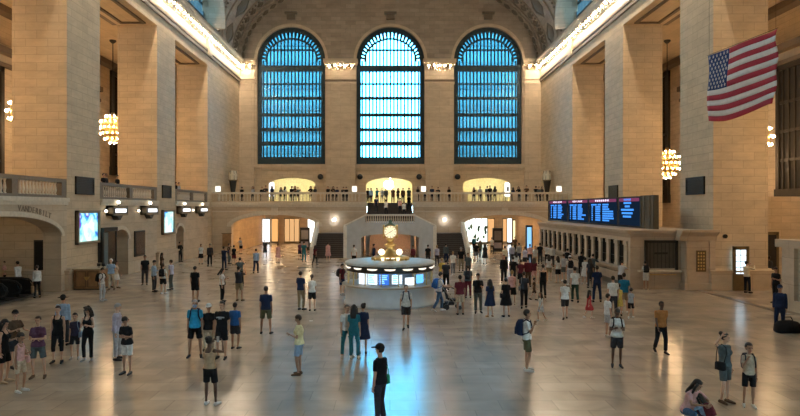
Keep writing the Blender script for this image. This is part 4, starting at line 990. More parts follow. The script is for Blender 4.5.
# ---- four-faced clock
ck = thing('clock', 'round golden four-faced clock on a brass pedestal on the booth roof', 'clock', (BX + .02, BY, 2.12))
MB().lathe([(.01, 0), (.95, 0), (.95, .10), (.8, .16), (.5, .18), (.46, .3), (.3, .38), (.22, .5), (.2, .62), (.3, .68), (.3, .74), (.16, .78), (.12, .9), (.2, .96), (.2, 1.02), (.01, 1.02)], n=32).build('pedestal', BRASS, ck, True)
b = MB(); b.ball((0, 0, 1.36), (.33, .33, .34), 20, 14); b.build('case', BRASS, ck, True)
MB().lathe([(.33, 0), (.30, .06), (.14, .13), (.07, .2), (.09, .25), (.05, .32), (.001, .36)], (0, 0, 1.62), 16).build('finial', GREEN_BRASS, ck, True)
dial = emissive('clock_dial', (1, .83, .52), .55)
for q in range(4):
    M = Matrix.Rotation(q*PI/2, 4, 'Z') @ Matrix.Translation((0, -.30, 1.36)) @ Matrix.Rotation(PI/2, 4, 'X')
    f = MB().lathe([(.001, 0), (.30, 0), (.30, .05), (.001, .05)], n=32).build('clock_face', dial, ck); f.matrix_local = M
    MB().lathe([(.30, -.02), (.345, -.02), (.345, .07), (.30, .07)], n=32).build('bezel', BRASS, f, True)
    b = MB()
    for h in range(12): a = PI*h/6; b.loft([[(math.cos(a)*r - math.sin(a)*w, math.sin(a)*r + math.cos(a)*w, z) for r, w in ((.22, -.012), (.28, -.016), (.28, .016), (.22, .012))] for z in (.05, .056)])
    b.build('hour_marks', BLACK, f)
    for L, w, an in ((.15, .014, math.radians(35)), (.24, .010, math.radians(-150))):
        c_, s_ = math.cos(an), math.sin(an)
        MB().loft([[(c_*r - s_*t, s_*r + c_*t, z) for r, t in ((-.04, -w), (L, -w*.4), (L, w*.4), (-.04, w))] for z in (.058, .064)]).build('hand', BLACK, f)
for s in (-1, 1):
    g = MB(); g.ball((s*.43, -.55, .40), .15, 14, 10); g.build('globe_lamp', emissive('globe_glow', (1, .88, .66), 1.5), ck, True)
    MB().lathe([(.1, 0), (.1, .04), (.04, .08), (.05, .2), (.001, .2)], (s*.43, -.55, .10), 12).build('lamp_stem', BRASS, ck, True)
MB().box(-.42, .42, -.93, -.85, .02, .13).build('lit_strip', emissive('strip_glow', (1, .83, .55), 2.), ck)
b = MB()
for i in range(7): b.ball((-.75 + .25*i, -.95 - .0*i, .08), .07, 8, 6)
b.build('roof_ornament', BRASS, ck, True)

# ---- ticket office along the side wall
TX, T0, T1 = 13.8, 35.6, 57.0
tk = thing('ticket_office', 'long tan stone ticket office with a row of narrow windows below the departure board', 'ticket office', (0, 0, 0))
b = MB(); b.box(TX + .7, HW - .02, T0 + .5, T1, 0, 3.2); b.box(TX, TX + .7, T0 + .5, T1, 0, 1.1); b.box(TX, TX + .7, T0 + .5, T1, 2.72, 3.2); b.box(TX, HW - .02, T0, T0 + .5, 0, 3.2)
b.build('body', MARBLE_TAN, tk)
b = MB(); b.prism([(TX - .3, 3.38), (TX - .3, 3.28), (TX - .16, 3.16), (TX - .12, 2.98), (TX, 2.95), (TX, 3.38)], 'y', T0 - .3, T1); b.box(TX - .12, HW - .03, T0 - .12, T0, 2.98, 3.2); b.box(TX - .28, HW - .03, T0 - .28, T1 - .01, 3.21, 3.37)
b.build('cornice', stone('ticket_cornice', (.46, .37, .28), 3, 2, .9, .03), tk)
b = MB(); b.box(TX - .35, TX + .3, T0 + .6, T1, 1.08, 1.2); b.build('ledge', MARBLE_TAN, tk)
b = MB(); b.box(TX - .1, TX, T0, T1, 0, .3); b.build('skirting', principled('dark_border', (.11, .085, .06), .35), tk)
n = 14; pit = (T1 - T0 - .8)/n
for k in range(n + 1):
    y = T0 + .6 + pit*k
    b = MB(); b.box(TX - .07, TX + .7, y - .24, y + .24, 1.2, 2.72); b.box(TX - .11, TX + .1, y - .28, y + .28, 2.5, 2.72); b.box(TX - .10, TX + .1, y - .27, y + .27, 1.2, 1.36)
    b.build('pilaster', MARBLE_TAN, tk)
    if k < n:
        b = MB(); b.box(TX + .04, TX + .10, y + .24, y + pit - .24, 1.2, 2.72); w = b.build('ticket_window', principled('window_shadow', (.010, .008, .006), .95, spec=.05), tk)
        b = MB()
        for i in range(4): yy = y + .42 + (pit - .84)*i/3; b.box(TX + .02, TX + .04, yy - .012, yy + .012, 1.2, 2.72)
        b.box(TX + .02, TX + .04, y + .3, y + pit - .3, 1.75, 1.78)
        b.build('grille', BRONZE, w)
b = MB(); b.tube([(TX - .5, T0 + 1, .95), (TX - .5, T1 - .4, .95)], .03, 8)
for k in range(9): y = T0 + 1.2 + k*2.4; b.tube([(TX - .5, y, .95), (TX - .1, y, .9)], .02, 6)
b.build('hand_rail', BRONZE_L, tk)
# end of the office facing the photographer
e = MB(); e.box(14.75, 16.35, T0 - .05, T0 + .02, 1.2, 2.65); pn = e.build('grilled_window', principled('end_window', (.085, .075, .06), .35), tk)
b = MB(); b.box(14.6, 14.75, T0 - .12, T0, 1.1, 2.8); b.box(16.35, 16.5, T0 - .12, T0, 1.1, 2.8); b.box(14.6, 16.5, T0 - .12, T0, 2.65, 2.8); b.box(15.15, 15.9, T0 - .09, T0, 2.0, 2.12)
for i in range(7): x = 14.9 + .22*i; b.box(x - .015, x + .015, T0 - .08, T0, 1.2, 2.65)
b.build('window_frame', BRONZE, pn)
b = MB(); b.box(14.2, 16.6, T0 - .4, T0, 1.0, 1.1); b.build('end_ledge', STONE_LIGHT, tk)
b = MB(); b.tube([(14.6, T0 - .3, .85), (16.3, T0 - .3, .85)], .025, 8)
for x in (14.7, 16.2): b.tube([(x, T0 - .3, .85), (x, T0, .85)], .02, 6)
b.build('foot_rail', BRASS, tk)
b = MB(); b.box(16.7, HW + .1, T0 - .55, T0 + .2, 0, 3.0); b.prism([(T0 - .95, 3.42), (T0 - .95, 3.3), (T0 - .65, 3.05), (T0 - .6, 2.8), (T0, 2.8), (T0, 3.42)], 'x', 16.35, HW + .15)
for x in (16.75, HW - .25): b.box(x, x + .25, T0 - .63, T0 - .5, .4, 2.8)
b.box(16.62, HW + .15, T0 - .65, T0, 0, .38)
b.build('end_block', MARBLE_TAN, tk)
pl = MB().box(17.3, 17.85, T0 - .60, T0 - .55, 1.05, 2.25).build('plaque', BRONZE_L, tk)
b = MB()
for i in range(6):
    for j in range(3): b.ball((17.42 + .15*j, T0 - .605, 1.2 + .18*i), (.05, .015, .06), 6, 4)
b.build('relief', BRASS, pl)

# ---- departure board
DX = 15.8; D0, D1, DZ0, DZ1 = 37.0, 62.0, 3.38, 5.40
db = thing('departure_board', 'long black departure board with columns of blue lit text above the ticket windows', 'departure board', (0, 0, 0))
MB().box(DX, DX + .22, D0 + 2.1, D1, DZ0, DZ1).build('housing', BLACK, db)
b = MB(); b.box(DX - .03, DX + .24, D0, D0 + 2.1, DZ0, DZ1 + .03)
for y in (D0 + .1, D0 + .6, D0 + 1.4, D0 + 1.95): b.box(DX - .07, DX, y - .05, y + .05, DZ0, DZ1)
b.build('blank_cabinet', principled('board_cabinet', (.10, .085, .06), .5), db)
def upx(x): return DX*F/(x - CX)
blue = emissive('board_text', (.05, .25, .80), .7); pale = emissive('board_head', (.80, .72, .92), .8); plum = emissive('board_bar', (.13, .03, .07), .7); glow = emissive('board_panel', (.006, .014, .03), .5)
rr = random.Random(11)
for xa, xb, kind in ((550, 567, 0), (569, 588, 0), (590, 617, 0), (620, 640, 1)):
    ya, yb = upx(xb), upx(xa); L = yb - ya
    sc = MB().box(DX - .05, DX, ya, yb, DZ0 + .12, DZ1 - .08).build('screen', glow, db)
    def bar(mb, u0, u1, z0, z1): mb.box(DX - .06, DX - .052, yb - L*u1, yb - L*u0, z0, z1)     # u from the far end toward the camera
    b = MB(); bar(b, 0, 1, 5.08, 5.30); b.build('header_bar', plum, sc)
    cl = [MB() for _ in range(6)]; h = MB()
    if kind == 0:
        for i in range(7): u = .24 + .075*i; bar(h, u, u + .055, 5.13, 5.27)
        for r in range(8):
            z = 4.84 - r*.165
            cols = ((.10, .16), (.25, .44), (.52, .72 + rr.choice((0, .05, .12, .2)))) if r else ((.08, .30), (.34, .46), (.52, .74))
            for ci, (u0, u1) in enumerate(cols):
                u = u0
                while u < u1 - .02: w_ = min(rr.choice((.028, .04, .055)), u1 - u); bar(cl[ci], u, u + w_*.86, z, z + .115); u += w_
    else:
        for r, (u0, u1) in enumerate(((.24, .62), (.24, .62), (.3, .55), (.1, .74), (.14, .7), (.2, .62))):
            u = u0
            while u < u1 - .02: w_ = min(rr.choice((.03, .045, .06)), u1 - u); bar(cl[r], u, u + w_*.86, 5.14 - r*.225, 5.27 - r*.225); u += w_
    for q in cl:
        if q.v: q.build('text_column' if kind == 0 else 'text_line', blue, sc)
    if h.v: h.build('heading', pale, sc)

# ---- chandeliers
def chandelier(x, y, z, label):
    t = thing('chandelier', label, 'chandelier', (x, y, z), 0, 'chandeliers')
    MB().lathe([(.001, -1.25), (.2, -1.2), (.6, -1.0), (.95, -.6), (1.05, 0), (.95, .6), (.6, 1.0), (.25, 1.2), (.12, 1.5), (.001, 1.5)], n=20).build('globe_frame', principled('gilt_bronze', (.42, .27, .10), .35, .9), t, True)
    MB().tube([(0, 0, 1.4), (0, 0, 20.2 - z)], .045, 8).build('chain', BRONZE, t)
    MB().lathe([(.3, 0), (.3, -.12), (.1, -.3), (.05, -.3)], (0, 0, 20.2 - z), 12).build('ceiling_rose', BRONZE, t)
    for h, r, n_ in ((1.12, .62, 10), (.62, 1.1, 16), (.05, 1.30, 20), (-.5, 1.16, 16), (-.98, .74, 10), (-1.32, .3, 4)):
        for i in range(n_):
            a = 2*PI*(i + .5*(h > 0))/n_; link(bulbm, 'bulb', t, (r*math.cos(a), r*math.sin(a), h))
    return t
bulbm = MB().ball((0, 0, 0), (.048, .048, .06), 8, 6).mesh('bulb', BULB, True)
CHX = 25.7
for s in (-1, 1):
    for i, yc in enumerate(BAYS):
        z = (12.0 if i == 4 else 11.4) if s < 0 else (8.75 if i == 4 else 9.6)
        if yc < 10: continue
        side = 'balustrade side' if s < 0 else 'ticket office side'
        chandelier(s*CHX, yc, z, ('globe chandelier of small bulbs hanging between two pillars, %s' % side) if i == 4 else ('globe chandelier mostly hidden behind the great pillar, %s' % side if i == 3 else 'globe chandelier outside the view in bay %s, %s' % (['one', 'two', 'three'][i], side)))

# ---- cornice lamps
CLB = MB().lathe([(.001, -.10), (.04, -.08), (.055, -.04), (.04, .03), (.001, .04)], n=8)
CLB.mi = 1; CLB.lathe([(.10, .03), (.12, .05), (.05, .09), (.02, .10), (.02, .2), (.001, .2)], n=10)  # opaque cup added over the bulb to keep its light off the corona
CLB.box(-.125, -.115, -.16, .16, -.075, .06)  # shield plate added on the wall side to cut glare on the frieze
clm = CLB.mesh('cornice_lamp', [LAMP, BRASS], True)
first = {}
for s in (-1, 1):
    y = 22.
    while y < YE - .3:
        q = link(clm, 'cornice_lamp', None, (s*(HW - .60), y, 21.5), 0 if s < 0 else PI)
        tag(q, 'small bulb with added shield in the long row under the cornice, ' + ('gallery side' if s < 0 else 'ticket office side'), 'lamp', 'cornice bulbs ' + ('gallery side' if s < 0 else 'ticket side'))
        y += .85
for x0, x1, nm in ((-7.75, -4.2, 'pilaster between first and middle window'), (4.3, 7.7, 'pilaster between middle and third window'), (-18.0, -16.6, 'corner pilaster gallery side'), (16.6, 18.0, 'corner pilaster ticket side')):
    m = 5 if x1 - x0 > 2 else 2
    for i in range(m):
        q = link(clm, 'cornice_lamp', None, (x0 + (x1 - x0)*(i + .5)/m + .0, YE - .82, 21.9), -PI/2); tag(q, 'small bulb with added shield on the capital of the ' + nm, 'lamp', 'bulbs on the ' + nm)

# ---- gallery side fittings
def wallbox(name, label, y0, y1, z0, z1, s, dep, cat, fm, group=None):
    t = thing(name, label, cat, (s*HW, (y0 + y1)/2, z0), 0, group); L = (y1 - y0)/2; H = z1 - z0
    sgn = -s
    b = MB(); f = .12
    b.box(0, sgn*dep, -L, L, 0, f); b.box(0, sgn*dep, -L, L, H - f, H); b.box(0, sgn*dep, -L, -L + f, 0, H); b.box(0, sgn*dep, L - f, L, 0, H); b.box(0, sgn*dep*.4, -L, L, 0, H)
    b.build('frame', fm, t); return t, L, H, sgn
def ad_mat(seed):
    m, nt, out = new_mat('ad_picture_%d' % seed); L = nt.links.new
    tc = nd(nt, 'ShaderNodeTexCoord'); mp = nd(nt, 'ShaderNodeMapping'); mp.inputs['Location'].default_value = (seed*3.1, seed*1.7, seed); mp.inputs['Scale'].default_value = (1, 1.0, 1.0)
    L(tc.outputs['Object'], mp.inputs[0])
    n1 = nd(nt, 'ShaderNodeTexNoise'); n1.inputs['Scale'].default_value = 1.3; n1.inputs['Detail'].default_value = 2.5; L(mp.outputs[0], n1.inputs[0])
    sp = nd(nt, 'ShaderNodeSeparateXYZ'); L(tc.outputs['Object'], sp.inputs[0])
    ad = nd(nt, 'ShaderNodeMath', operation='MULTIPLY_ADD'); L(sp.outputs[2], ad.inputs[0]); ad.inputs[1].default_value = .17; L(n1.outputs[0], ad.inputs[2])
    r = nd(nt, 'ShaderNodeValToRGB'); e = r.color_ramp.elements
    e[0].position = .56; e[0].color = (.85, .96, .98, 1); e[1].position = .64; e[1].color = (.45, .88, .72, 1)
    for p, c in ((.70, (.45, .90, .95, 1)), (.755, (.10, .50, .90, 1)), (.80, (.03, .10, .55, 1)), (.84, (.30, .10, .60, 1)), (.88, (.55, .85, .95, 1))): q = e.new(p); q.color = c
    L(ad.outputs[0], r.inputs[0])
    em = nd(nt, 'ShaderNodeEmission'); em.inputs[1].default_value = .62; L(r.outputs[0], em.inputs[0]); L(em.outputs[0], out.inputs[0]); return m
for i, (y0, y1) in enumerate(((36.0, 38.75), (49.6, 52.2))):
    t, L, H, sg_ = wallbox('advertising_screen', ('large bright blue and green advertising screen on the big pillar above the wooden counter', 'smaller-looking bright advertising screen on the second gallery pillar')[i], y0, y1, 2.5, 4.5, -1, .22, 'screen', SIGNF)
    MB().box(.06, .12, -L + .2, L - .2, .16, H - .16).build('picture', ad_mat(i), t)
for s in (-1, 1):
    for i, (y0, y1) in enumerate(((36.0, 38.2), (49.7, 51.7))):
        t, L, H, sg_ = wallbox('air_grille', 'dark square air grille on the %s pillar, %s' % (('big', 'second')[i], ('gallery side' if s < 0 else 'ticket office side')), y0, y1, 5.45, 6.5, s, .1, 'grille', BRONZE)
        b = MB()
        for k in range(9): z = .14 + (H - .28)*k/8; b.box(sg_*.05, sg_*.08, -L + .1, L - .1, z - .02, z + .02)
        b.build('louvre', BLACK, t)
SIGN = emissive('sign_panel', (.92, .95, 1), 1.1)
lampm = MB().ball((0, 0, 0), .11, 12, 8).mesh('globe', GLOBE, True)
for i, (x, w, nm) in enumerate(((114, 2.3, 'over the bronze case and gate arch'), (146.5, 2.4, 'above the tall dark poster'), (181.5, 2.6, 'above the small gate doorway'), (199.5, 2.6, 'at the end of the gallery'))):
    yc = HW*F/(CX - x); y0, y1 = yc - w/2, yc + w/2
    t, L, H, sg_ = wallbox('gate_sign', 'bronze gate sign with white panel and globe lamp, ' + nm, y0, y1, 4.15, 4.8, -1, .45, 'sign', SIGNF, 'gate signs')
    MB().box(.40, .47, -L + .3, L - .3, .20, H - .20).build('lit_panel', SIGN, t)
    b = MB(); b.box(.46, .475, -L + .12, L - .12, .14, .2); b.box(.46, .475, -L + .12, L - .12, H - .2, H - .14); b.box(.46, .475, -L + .12, -L + .3, .14, H - .14); b.box(.46, .475, L - .3, L - .12, .14, H - .14); b.build('dark_mat', BLACK, t)
    link(lampm, 'globe_lamp', t, (.3, 0, H + .22)); MB().tube([(.3, 0, H), (.3, 0, H + .12)], .05, 8).build('lamp_stem', BRONZE, t)
    MB().loft([[(x_, y_, z_) for x_, y_ in ((0, -w_), (.4, -w_), (.4, w_), (0, w_))] for z_, w_ in ((0, .45), (-.3, .08))]).build('bracket', BRONZE, t)
smal = MB().ball((0, 0, 0), .09, 10, 8).mesh('spot_lamp', GLOBE, True)
for x, nm in ((103, 'before the first gate sign'), (136, 'between the first two gate signs'), (191, 'between the last two gate signs')):
    yc = HW*F/(CX - x); t = thing('spot_lamp', 'tiny bright wall lamp ' + nm, 'lamp', (-HW, yc, 4.45)); link(smal, 'bulb', t, (.2, 0, 0)); MB().tube([(0, 0, 0), (.16, 0, 0)], .04, 8).build('arm', BRONZE, t)
# lamps in the gate arches
for y, x in ((42.1, -20.2), (54.0, -20.0), (29, -22), (32.5, -21)):
    t = thing('ceiling_lamp', 'round ceiling lamp inside the ' + {42.1: 'wide gate arch', 54.0: 'small gate doorway', 29: 'escalator arch, middle', 32.5: 'escalator arch, beside the poster wall'}[y], 'lamp', (x, y, 4.55 if y < 40 else 4.5))
    MB().lathe([(.001, 0), (.22, 0), (.22, .1), (.001, .1)], n=16).build('diffuser', emissive('dim_lamp', (1, .76, .45), 9.), t); MB().tube([(0, 0, .1), (0, 0, 4.8 - t.location.z)], .03, 6).build('rod', BRONZE, t)
def poster(label, x0, x1, y0, y1, z0, z1, m):
    t = thing('poster', label, 'poster', ((x0 + x1)/2, (y0 + y1)/2, z0)); X = abs(x1 - x0)/2; Y = abs(y1 - y0)/2; H = z1 - z0
    MB().box(-X, X, -Y, Y, 0, H).build('board', BRONZE, t)
    if X < Y: MB().box(X, X + .02, -Y + .08, Y - .08, .08, H - .08).build('sheet', m, t)
    else: MB().box(-X + .08, X - .08, -Y - .02, -Y, .08, H - .08).build('sheet', m, t)
    return t
DK = principled('dark_sheet', (.02, .02, .022), .25)
poster('tall dark poster on the wall beside the escalator', -20.1, -19.4, 34.98, 35.1, .97, 2.84, DK)
poster('tall dark poster on the gallery wall beside the gate arch', -HW, -HW + .1, 44.3, 46.1, 1.15, 3.0, DK)
t = thing('notice_board', 'small brown wooden board on the balcony wall beside the arch', 'board', (-16.75, YB, .75)); MB().box(-.45, .45, -.12, 0, 0, 1.25).build('panel', WOOD, t)
MB().box(-.52, .52, -.14, 0, 1.25, 1.33).box(-.52, .52, -.14, 0, -.06, 0).build('frame', BRONZE_L, t)
# carved inscription over the escalator arch
def carved(par, mt, txt, yc, hw, zs, rise, ylist, size):
    b = MB(); cu = bpy.data.curves.new('t', 'FONT'); pts = []
    me_all = MB()
    for ch, y in zip(txt, ylist):
        cu.body = ch; cu.size = size; cu.extrude = .012; cu.align_x = 'CENTER'
        o = bpy.data.objects.new('t', cu); C.objects.link(o); dg = bpy.context.evaluated_depsgraph_get(); dg.update()
        me = bpy.data.meshes.new_from_object(o.evaluated_get(dg)); bpy.data.objects.remove(o)
        a = math.acos(max(-1, min(1, (y - yc)/(hw + .3)))); z = zs + (rise + .3)*math.sin(a)
        sl = -math.atan2((rise)*math.cos(a), hw*math.sin(a))
        M = Matrix.Translation((-HW + .012, y, z)) @ Matrix(((0, 0, 1, 0), (1, 0, 0, 0), (0, 1, 0, 0), (0, 0, 0, 1))) @ Matrix.Rotation(sl, 4, 'Z')
        MB().add([M @ v.co - Vector((-HW, yc, 0)) for v in me.vertices], [tuple(p.vertices) for p in me.polygons]).build('letter', mt, par); bpy.data.meshes.remove(me)
ys = [30.6 + .30*i for i in range(10)]
ins = thing('inscription', 'carved capital letters curving over the escalator arch', 'inscription', (-HW, 29.4, 0)); carved(ins, principled('carving', (.26, .20, .14), .8), 'VANDERBILT', 29.4, 5.1, 3.1, 1.15, ys, .42)
# escalator
es = thing('escalator', 'dark escalator with rounded handrail ends under the carved arch', 'escalator', (-19.2, 31.6, 0))
for dy in (-1.9, -.75, .4, 1.55):
    b = MB(); b.tube([(-7, dy, -.6 + 1.5), (-.5, dy, .92), (-.12, dy, .86), (.12, dy, .66), (.16, dy, .46), (.05, dy, .28), (-.3, dy, .2)], .05, 8); h_ = b.build('handrail', BLACK, es)
    b = MB(); b.prism([(-7, .02), (.0, .02), (.08, .45), (-.1, .8), (-.5, .88), (-7, .88)], 'y', dy - .03, dy + .03); b.build('balustrade_panel', principled('escalator_panel', (.03, .03, .032), .2), es)
    b = MB(); b.tube([(-7, dy, .74), (-.5, dy, .76), (-.2, dy, .70), (-.05, dy, .5)], .02, 6); b.build('edge_trim', principled('steel_trim', (.5, .5, .48), .3, .9), es)
for dy in (-1.32, -.17, .97):
    MB().box(-1.4, .5, dy - .48, dy + .48, .0, .02).build('landing_plate', principled('steel_plate', (.14, .14, .14), .4, .8), es)
b = MB(); b.box(-7, .1, -2.0, 1.66, 0, .05); b.build('base', BLACK, es)
# wooden counter
dk = thing('wooden_counter', 'brown wooden counter with a pale top at the foot of the big gallery pillar', 'counter', (-17.25, 35.9, 0))
MB().box(-.72, .72, -.62, .7, .05, 1.12).build('cabinet', WOOD, dk); MB().box(-.80, .80, -.72, .78, 1.12, 1.2).build('top', principled('counter_slab', (.42, .33, .21), .35), dk)
MB().box(-.75, .75, -.65, .73, 0, .06).build('base', BRONZE, dk)
b = MB()
for x0, x1 in ((-.64, -.04), (.04, .64)): b.box(x0, x1, -.64, -.62, .14, .18); b.box(x0, x1, -.64, -.62, 1.0, 1.04); b.box(x0, x0 + .04, -.64, -.62, .14, 1.04); b.box(x1 - .04, x1, -.64, -.62, .14, 1.04)
b.build('panel_moulding', principled('dark_wood', (.12, .07, .035), .45), dk)
b = MB(); b.prism([(-.16, .74), (.16, .74), (.10, .60), (0, .52), (-.10, .60)], 'y', -.66, -.62); b.build('crest', BRASS, dk)
for dx in (.35, .6):
    t = thing('desk_monitor', 'small black monitor on the wooden counter, ' + ('nearer its middle' if dx < .5 else 'at its end'), 'monitor', (-17.25 + dx, 36.0, 1.2))
    MB().box(-.10, .10, -.03, .03, .07, .24).build('screen', BLACK, t); MB().box(-.015, .015, -.01, .01, .01, .1).box(-.06, .06, -.05, .05, 0, .015).build('stand', BLACK, t)
# bronze and glass case by the gate arch
vc = thing('glass_case', 'tall bronze and glass case standing against the gallery wall by the gate arch', 'display case', (-18.1, 39.75, 0))
b = MB()
for x in (-.12, .12):
    for y in (-.9, .9): b.box(x - .06, x + .06, y - .06, y + .06, 0, 3.3)
b.box(-.18, .22, -.98, .98, 3.15, 3.4); b.box(-.18, .22, -.98, .98, 0, .25); b.build('frame', BRONZE, vc)
MB().box(-.12, .14, -.88, .88, .25, 3.15).build('dark_panel', principled('case_dark', (.03, .028, .028), .12), vc)
MB().box(.14, .16, -.86, -.3, .3, 3.1).build('glass_highlight', principled('case_highlight', (.18, .24, .27), .08, .3), vc)  # paler blue strip: the highlight on the glass put into its colour

# ---- flag
FX = 15.0
fg = thing('flag', 'large striped red and white flag with starred blue canton hanging high by the pillar', 'flag', (FX, 0, 0))
fy0, fy1 = FX*F/318, FX*F/387
def fpt(u, v, off=0):
    """u 0..1 from the canton edge toward the camera, v 0..1 downward"""
    y = fy0 + (fy1 - fy0)*u; ztop = CH + (.478 + (.4625 - .478)*u)*FX; zbot = CH + (.2735 - .012*u - .010*math.sin(u*5))*FX
    x = FX + .10*math.sin(u*9 + v*1.5)*u + .05*math.sin(v*7 + u*4)
    return Vector((x - off - FX, y + .08*math.sin(v*14)*(u**4), ztop + (zbot - ztop)*v))
def panel(u0, u1, v0, v1, nu, nv, off=0, th=.012):
    b = MB(); A = [[fpt(u0 + (u1 - u0)*i/nu, v0 + (v1 - v0)*j/nv, off) for i in range(nu + 1)] for j in range(nv + 1)]
    vs = [p for r in A for p in r]; N = len(vs); vs += [p + V((th, 0, 0)) for p in vs]; w = nu + 1; fs = []
    for j in range(nv):
        for i in range(nu): a = j*w + i; fs.append((a, a+1, a+1+w, a+w)); fs.append((N+a, N+a+w, N+a+1+w, N+a+1))
    for i in range(nu): fs.append((i, N+i, N+i+1, i+1)); a = nv*w + i; fs.append((a, a+1, N+a+1, N+a))
    for j in range(nv): a = j*w; fs.append((a, a+w, N+a+w, N+a)); a += nu; fs.append((a, N+a, N+a+w, a+w))
    return b.add(vs, fs)
FR, FW, FB = principled('flag_red', (.36, .025, .045), .8, noise=.08), principled('flag_white', (.66, .60, .57), .8, noise=.06), principled('flag_blue', (.02, .05, .16), .8, noise=.08)
cu_ = .335
for k in range(13):
    panel(cu_ if k < 7 else 0, 1, k/13, (k + 1)/13, 24, 2).build('stripe', FR if k % 2 == 0 else FW, fg, True)
ca = panel(0, cu_, 0, 7/13, 10, 8).build('canton', FB, fg, True)
for r in range(9):
    for c in range(6 if r % 2 == 0 else 5):
        u = cu_*((c + .5)/6 if r % 2 == 0 else (c + 1)/6); v = 7/13*(r + .75)/9.5
        p = fpt(u, v, .02); b = MB()
        pts = [V((0, math.sin(PI*q/5)*(.088 if q % 2 == 0 else .036), math.cos(PI*q/5)*(.088 if q % 2 == 0 else .036))) for q in range(10)]
        b.loft([[p + q + V((d, 0, 0)) for q in pts] for d in (0, .012)]); b.build('star', FW, ca)
b = MB(); b.tube([fpt(0, 0) + V((0, .05, .03)), fpt(1, 0) + V((0, -.05, .03))], .012, 8)
b.build('rod', BRONZE, fg)
b = MB()
for u in (.02, .98): p = fpt(u, 0); b.tube([p, V((p.x, p.y, ZS + AV*math.sqrt(max(0, 1 - ((p.x + FX)/HW)**2)) + .1))], .006, 5)
b.build('wire', BRONZE, fg)

# ---- pillar door, ticket side
do = S('door_1', MB().box(18.62, 18.78, 35.0, 35.1, 0, 2.45).box(19.36, 19.52, 35.0, 35.1, 0, 2.45).box(18.62, 19.52, 35.0, 35.1, 2.3, 2.5).box(18.72, 19.42, 35.04, 35.1, 0, .95), BRONZE_L)
do.location = (.65, -.20, 0)
MB().box(18.78, 19.36, 35.05, 35.1, .95, 2.3).build('lit_pane', emissive('door_glass', (.62, .80, .92), 1.15), do)
b = MB(); b.box(19.05, 19.08, 35.03, 35.06, .95, 2.3)
for z in (1.3, 1.65, 2.0): b.box(18.78, 19.36, 35.035, 35.06, z - .015, z + .015)
b.build('muntin', BRONZE, do)
t = thing('wall_speaker', 'small round dark fitting on the pillar base above the lit door', 'fitting', (18.95, 35.1, 3.05)); MB().lathe([(.001, 0), (.12, 0), (.12, .1), (.001, .1)], n=16).build('disc', BLACK, t).rotation_euler[0] = PI/2
d2 = S('door_2', MB().box(22.5, 25.2, 40.45, 40.6, 0, 2.9), principled('dark_opening', (.018, .014, .010), .6)); b = MB(); b.box(22.35, 22.5, 40.4, 40.6, 0, 3.05); b.box(25.2, 25.35, 40.4, 40.6, 0, 3.05); b.box(22.35, 25.35, 40.4, 40.6, 2.9, 3.1); b.box(23.8, 23.9, 40.42, 40.6, 0, 2.9); b.build('door_frame', BRONZE_L, d2)

# ---- balcony fittings
for s in (-1, 1):
    x = s*16.1
    t = thing('wall_torch', 'tall bronze wall torch at the balcony corner, ' + ('gallery side' if s < 0 else 'ticket office side'), 'lamp', (s*17.6, 69.5, 5.2))
    MB().lathe([(.001, 0), (.12, 0), (.10, .2), (.16, .5), (.30, 1.6), (.42, 2.4), (.46, 2.55), (.001, 2.6)], n=12).build('tapered_stem', BRONZE, t, True)
    MB().lathe([(.46, 2.55), (.44, 3.2), (.34, 3.6), (.001, 3.65)], n=12).build('shade', principled('torch_shade', (.62, .55, .42), .5), t, True)
    MB().lathe([(.5, 2.5), (.5, 2.6), (.42, 2.62)], n=12).build('collar', BRONZE_L, t); 
    b = MB()
    for q in range(6): a = PI*q/3; b.tube([(.47*math.cos(a), .47*math.sin(a), 2.6), (.36*math.cos(a), .36*math.sin(a), 3.62)], .03, 6)
    b.build('rib', BRONZE, t)
for x, nm in ((218, 'at the gallery corner of the balcony'), (354.5, 'beside the middle stairs on the gallery side'), (423.5, 'beside the middle stairs on the ticket side'), (559, 'at the ticket side corner of the balcony')):
    X = (x - CX)*(YB + .2)/F
    t = thing('lamp_post', 'short white glowing lamp block ' + nm, 'lamp', (X, YB + .2, 6.28)); MB().box(-.24, .24, -.12, .12, 0, .62).build('shade', emissive('soft_white', (1, .93, .78), .8), t); MB().box(-.28, .28, -.15, .15, 0, .05).box(-.28, .28, -.15, .15, .6, .66).build('cap', STONE_LIGHT, t)
for x in (320.5, 360, 419, 457.5):
    X = (x - CX)*YE/F
    t = thing('loudspeaker', 'round black loudspeaker on the end wall ' + {320.5: 'beside the gallery-side yellow arch', 360: 'on the gallery-side shoulder of the middle yellow arch', 419: 'on the ticket-side shoulder of the middle yellow arch', 457.5: 'beside the ticket-side yellow arch'}[x], 'loudspeaker', (X, YE - .36 if x in () else YE, 8.45))
    q = MB().lathe([(.001, 0), (.30, 0), (.34, .1), (.34, .25), (.001, .25)], n=16).build('cone', BLACK, t, True); q.rotation_euler[0] = PI/2
    MB().box(-.06, .06, -.2, 0, -.06, .06).build('bracket', BRONZE, t)
for xa, xb, nm in ((267, 274, 'at the side of the gallery-side yellow arch'), (505, 510.5, 'at the side of the ticket-side yellow arch')):
    X0, X1 = (xa - CX)*77/F, (xb - CX)*77/F
    t = thing('light_box_poster', 'bright white poster panel ' + nm, 'poster', ((X0 + X1)/2, 77, 5.2)); w = (X1 - X0)/2
    MB().box(-w, w, -.05, .05, .9, 2.6).build('panel', emissive('poster_white', (.92, .96, 1), 1.6), t); MB().box(-w*.5, w*.5, -.07, -.05, 1.5, 2.1).build('picture', principled('poster_grey', (.35, .37, .4), .5), t) if xa > 300 else None
    MB().box(-w, -w + .06, -.04, .04, 0, .9).box(w - .06, w, -.04, .04, 0, .9).build('leg', BRONZE, t)
